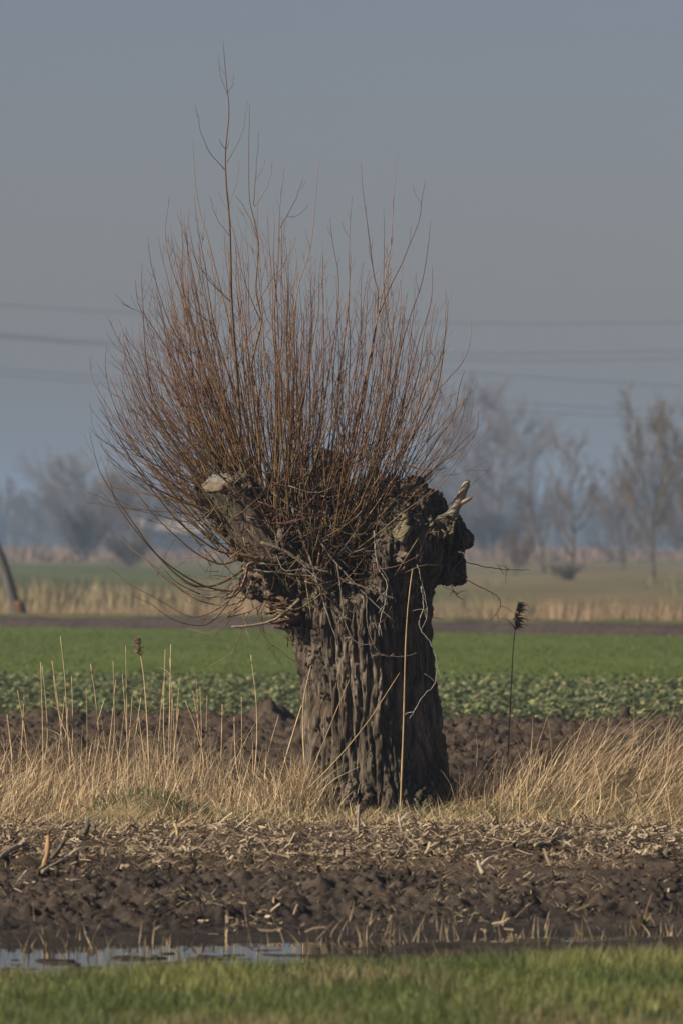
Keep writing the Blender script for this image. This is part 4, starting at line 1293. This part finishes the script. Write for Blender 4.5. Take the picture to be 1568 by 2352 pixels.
def stalk(vpts, y, label, r=0.0042, leaves=1, plume=None, col=None, group=GRD, cat='reed'):
    """A reed: jointed stem, blade leaves that droop, sometimes a feathery head."""
    base = pv(vpts[0][0], vpts[0][1], y)
    t_ = thing('reed_stalk', label, cat, base, group)
    c = STRAW * random.uniform(.8, 1.15) if col is None else np.array(col)
    p = vpath(vpts, y, y + random.uniform(-.05, .05), 14) - base
    g = Geo()
    rr = np.linspace(r, r * .45, 14); rr[::3] *= 1.18
    g.tube(p, rr, c * (0.88 + .24 * rng.random((14, 1))), 6)
    g.build('stem', M_straw, t_)
    for k in range(leaves):
        g = Geo()
        i = random.randint(6, 12)
        s = random.choice((-1, 1))
        b_ = p[i][None]
        g.blades(b_, np.array([random.uniform(.07, .16)]), np.array([random.uniform(.008, .014)]), np.array([[s * random.uniform(.2, .6), random.uniform(-.3, .3)]]), np.array([[s * random.uniform(.2, 1.3), 0]]), c * .95, 5, face=np.array([random.uniform(.3, 1.2)]))
        g.build('leaf', M_straw, t_)
    if plume:
        g = Geo()
        tip, w_, pc, lean_ = plume
        for k in range(110):
            q = p[-1] + (p[-1] - p[-3]) * random.uniform(-.5, .42) + rng.normal(0, .006, 3)
            d_ = np.array([random.gauss(lean_, .5), random.gauss(0, .4), random.uniform(.2, 1)]); d_ /= np.linalg.norm(d_)
            l_ = random.uniform(.02, w_)
            g.tube(crom([q, q + d_ * l_ * .6, q + d_ * l_ + [lean_ * l_ * .4, 0, -l_ * .35]], 5), [.001, .002, .0026, .002, .0007], np.array(pc) * random.uniform(.7, 1.2), 4, cap=False)
        g.build('seed_head', M_straw, t_)
    return t_


stalk([(346, 1790), (341, 1660), (333, 1550), (322, 1478)], -0.1, 'dry reed with a drooping brown seed head, tallest left of the willow', .0055, 1, (None, .034, (0.30, 0.21, 0.13), -.35), STRAW)
stalk([(1164, 1800), (1168, 1690), (1174, 1560), (1178, 1480), (1186, 1412)], 0.05, 'dark reed with a feathery seed head standing alone right of the willow', .0048, 1, (None, .052, (0.20, 0.16, 0.12), .7), (0.17, 0.13, 0.09))
stalk([(915, 1885), (918, 1800), (924, 1640), (928, 1480), (934, 1380), (944, 1300)], -0.52, 'long pale reed propped upright against the willow trunk', .0065, 0, None, (0.50, 0.35, 0.18), 'reeds leaning on the trunk')
stalk([(706, 1800), (770, 1735), (840, 1650), (880, 1590), (915, 1535)], -0.52, 'thin yellow reed slanting across the trunk up to the propped pale one', .0042, 0, None, (0.48, 0.34, 0.16), 'reeds leaning on the trunk')
stalk([(712, 1770), (745, 1690), (775, 1615), (802, 1550)], -0.50, 'shorter slanting reed on the left half of the trunk', .0040, 0, None, (0.44, 0.30, 0.15), 'reeds leaning on the trunk')
stalk([(725, 1815), (770, 1775), (828, 1745)], -0.52, 'low pale straw slanting over the foot of the trunk', .0034, 0, None, (0.42, 0.34, 0.22), 'reeds leaning on the trunk')
stalk([(583, 1790), (590, 1700), (588, 1600), (576, 1500)], 0.1, 'straight lone reed midway between the reed clump and the trunk', .0042, 0)
stalk([(630, 1830), (655, 1740), (685, 1640), (712, 1560)], -0.1, 'slanting reed just left of the trunk', .0042, 0)
stalk([(702, 1760), (697, 1680), (698, 1600), (715, 1520)], -0.28, 'reed rising close along the left edge of the trunk', .0036, 0)
stalk([(165, 1790), (155, 1650), (150, 1550), (140, 1455)], 0.0, 'thin upright reed in the left part of the verge, bare at the top', .0036, 0)
gen = [(100, 1800, 97, 1515), (90, 1790, 96, 1525), (135, 1820, 115, 1515), (170, 1700, 128, 1545), (205, 1800, 208, 1520), (250, 1780, 258, 1515), (235, 1790, 262, 1560), (285, 1790, 284, 1480), (300, 1790, 286, 1540),
       (380, 1800, 374, 1490), (385, 1790, 392, 1475), (390, 1810, 385, 1510), (400, 1800, 408, 1560), (365, 1820, 378, 1560), (440, 1800, 452, 1555), (470, 1810, 445, 1580), (455, 1800, 462, 1570), (310, 1820, 320, 1600), (345, 1820, 360, 1560),
       (60, 1800, 42, 1580), (30, 1810, 44, 1600), (15, 1800, 8, 1640), (110, 1810, 140, 1600), (180, 1810, 190, 1580), (150, 1810, 162, 1550), (540, 1800, 552, 1600), (560, 1810, 540, 1640), (505, 1810, 512, 1610), (420, 1820, 415, 1620), (330, 1830, 322, 1640),
       (210, 1820, 240, 1600), (265, 1820, 300, 1600), (490, 1820, 478, 1590), (610, 1815, 640, 1640), (128, 1820, 158, 1620), (370, 1830, 395, 1600), (445, 1825, 430, 1600)]
for (bx, by, tx, ty) in gen:
    s = random.gauss(0, 10)
    stalk([(bx, by), ((bx * 2 + tx) / 3 + s, (by * 2 + ty) / 3), ((bx + 2 * tx) / 3 + s * .7, (by + 2 * ty) / 3), (tx, ty)], random.uniform(-.35, .5),
          'dry tan reed stalk in the loose clump left of the willow', random.uniform(.0026, .0042), random.choice((0, 1, 1, 2)))
for (bx, by, tx, ty) in [(1085, 1800, 1140, 1560 + 60), (1215, 1790, 1255, 1640), (1280, 1800, 1340, 1630), (1350, 1800, 1390, 1650), (1440, 1800, 1500, 1660), (1500, 1800, 1545, 1640), (1110, 1790, 1118, 1660)]:
    stalk([(bx, by), ((bx + tx) / 2 - 6, (by + ty) / 2 + 6), (tx, ty)], random.uniform(-.1, .5), 'thin dry stalk rising from the slanting grass right of the willow', .0026, 0, None, STRAW * .8)

# ------------------------------------------------------------------ maize stalks on the stubble
GM = 'broken maize stalks on the stubble'


def vground(vx, vy_):
    """Ground point seen at a picture position on the near land."""
    d = 25.0
    for _ in range(30):
        z = float(zs(np.array([(vx - 784) * d / F]), np.array([d]))[0]) if d < 28.4 else float(rverge(np.array([(vx - 784) * d / F]), np.array([d]))[0])
        d = d * .5 + .5 * (CAMZ - z) * F / (vy_ - HZ)
    return np.array([(vx - 784) * d / F, d - D0, z])


for (x0, y0, x1, y1, lift, r, c, lab) in [
    (1195, 1885, 1250, 1920, .02, .011, (0.52, 0.44, 0.32), 'pale straight maize stalk lying at the edge of the dry grass on the right'),
    (1228, 1948, 1300, 1926, .01, .010, (0.44, 0.35, 0.24), 'maize stalk lying beside the pale straight one, pointing right'),
    (100, 1995, 110, 1928, .12, .012, (0.46, 0.27, 0.12), 'orange maize stump standing upright at the left'),
    (100, 2012, 180, 1958, .05, .011, (0.36, 0.29, 0.20), 'grey-brown maize stalk slanting right behind the orange stump'),
    (0, 1978, 62, 1942, .02, .011, (0.34, 0.26, 0.17), 'maize stalk lying at the left edge of the stubble'),
    (118, 1975, 150, 1935, .06, .010, (0.13, 0.10, 0.07), 'dark maize stalk just right of the orange stump'),
    (192, 1920, 204, 1892, .08, .014, (0.10, 0.085, 0.06), 'short dark stump at the edge of the verge on the left'),
    (140, 1968, 200, 1955, .02, .012, (0.50, 0.42, 0.30), 'pale cut maize stalk behind the orange stump'),
    (408, 1930, 400, 1898, .06, .009, (0.42, 0.29, 0.15), 'small leaning maize stump below the green tussock'),
    (436, 1935, 470, 1920, .02, .012, (0.45, 0.30, 0.16), 'short orange-brown maize piece below the green tussock'),
    (822, 1925, 824, 1855, .17, .008, (0.30, 0.25, 0.19), 'thin grey stem standing before the foot of the trunk'),
    (922, 1920, 914, 1880, .12, .007, (0.44, 0.37, 0.28), 'thin pale stem standing in front of the propped reed'),
    (1108, 2010, 1096, 1985, .04, .010, (0.48, 0.40, 0.29), 'short pale maize piece on the mud right of the centre'),
]:
    a = vground(x0, y0)
    b_ = vground(x1, y1) if lift < .055 and abs(x1 - x0) > 20 else a + [(x1 - x0) * (a[1] + D0) / F, 0.05, (y0 - y1) * (a[1] + D0) / F]
    b_ = b_ + [0, 0, .015]
    mt = thing('maize_stalk', lab, 'maize stalk', a, GM)
    v_ = b_ - a
    g = Geo()
    pp = crom([[0, 0, .006], v_ * .5 + rng.normal(0, .006, 3), v_], 10)
    rr = np.full(10, r); rr[[2, 6]] *= 1.25; rr[-1] *= .7
    g.tube(pp, rr, np.array(c) * (0.85 + .3 * rng.random((10, 1))), 8)
    g.build('stem', M_straw, mt)
    g = Geo()
    g.blades(pp[6][None], np.array([.09]), np.array([.02]), np.array([[.8, -.4]]), np.array([[.6, -.3]]), np.array(c) * .85, 4)
    g.build('husk', M_straw, mt)

# ------------------------------------------------------------------ molehills in the near grass
def molehill(vx, vy_, w, h, label):
    d = (CAMZ + .02) * F / (vy_ - HZ)
    R = np.random.default_rng(int(vx))
    g = Geo()
    nr, na = 14, 28
    V = []
    for i in range(nr):
        s = (i + .02) / (nr - 1)
        a = np.arange(na) * 2 * math.pi / na
        x_, y_ = np.cos(a) * s * w, np.sin(a) * s * w * .8
        z_ = h * (1 - s ** 1.6) - .012 + .45 * h * n2(x_ + vx, y_, 16, 16, 3, 2) * (1 - s * .7)
        V.append(np.stack([x_, y_, z_], -1))
    i = np.arange(nr - 1)[:, None] * na; j = np.arange(na)[None]
    g.add(np.concatenate(V), np.stack([i + j, i + na + j, i + na + (j + 1) % na, i + (j + 1) % na], -1).reshape(-1, 4), (0.075, 0.055, 0.045))
    o = g.build('molehill', M_soil, None, True)
    p = at(vx, d, 0); p[2] = float(zland(np.array([p[0]]), np.array([d]))[0])
    o.location = p
    return tag(o, label, 'molehill', 'molehills in the near grass')


molehill(162, 2243, .075, .04, 'dark molehill in the near grass by the water, left of its neighbour')
molehill(243, 2242, .07, .045, 'dark molehill in the near grass by the water, right of its neighbour')
molehill(540, 2302, .06, .035, 'small molehill alone in the grass near the bottom')

# ------------------------------------------------------------------ small plants by the ditch
def weed(name, vx, vy_, label, cols, n, L0, L1, w, up, cat='plant', stem=None):
    p = vground(vx, vy_) if vy_ < 2150 else at(vx, edge(np.array((vx - 784) * 21 / F)) + .05, -.13)
    t_ = thing(name, label, cat, p, None)
    for k in range(n):
        g = Geo()
        az = random.uniform(0, 6.28); L_ = random.uniform(L0, L1)
        c = np.array(random.choice(cols)) * random.uniform(.8, 1.2)
        m = random.uniform(.3, 1.0) / up
        g.blades(np.array([[random.gauss(0, .012), random.gauss(0, .012), 0]]), np.array([L_]), np.array([w * random.uniform(.7, 1.2)]), np.array([[math.cos(az) * m, math.sin(az) * m]]), np.array([[math.cos(az) * m * .8, math.sin(az) * m * .8]]), c, 5, face=np.array([az + 1.57]), taper=3.0)
        g.build('leaf', M_leaf, t_)
    if stem is not None:
        g = Geo(); g.tube(crom([[0, 0, 0], [.01, 0, stem * .5], [.035, 0, stem]], 7), np.linspace(.004, .0018, 7), (0.30, 0.13, 0.06), 5); g.build('stem', M_shoot, t_)
    return t_


weed('dock_plant', 1478, 2130, 'dock plant with an upright reddish leaf at the right end of the ditch', [(0.17, 0.10, 0.05), (0.13, 0.14, 0.045), (0.20, 0.15, 0.07)], 9, .05, .11, .016, 1.7, stem=.15)
weed('marsh_plant', 1302, 2152, 'small yellow-leaved plant at the water in the right half', [(0.30, 0.27, 0.05), (0.12, 0.15, 0.05)], 9, .05, .11, .022, 1.0)
weed('marsh_plant', 28, 2175, 'bright green leafy clump at the left end of the water', [(0.10, 0.17, 0.03), (0.15, 0.20, 0.04)], 16, .05, .10, .018, .8)
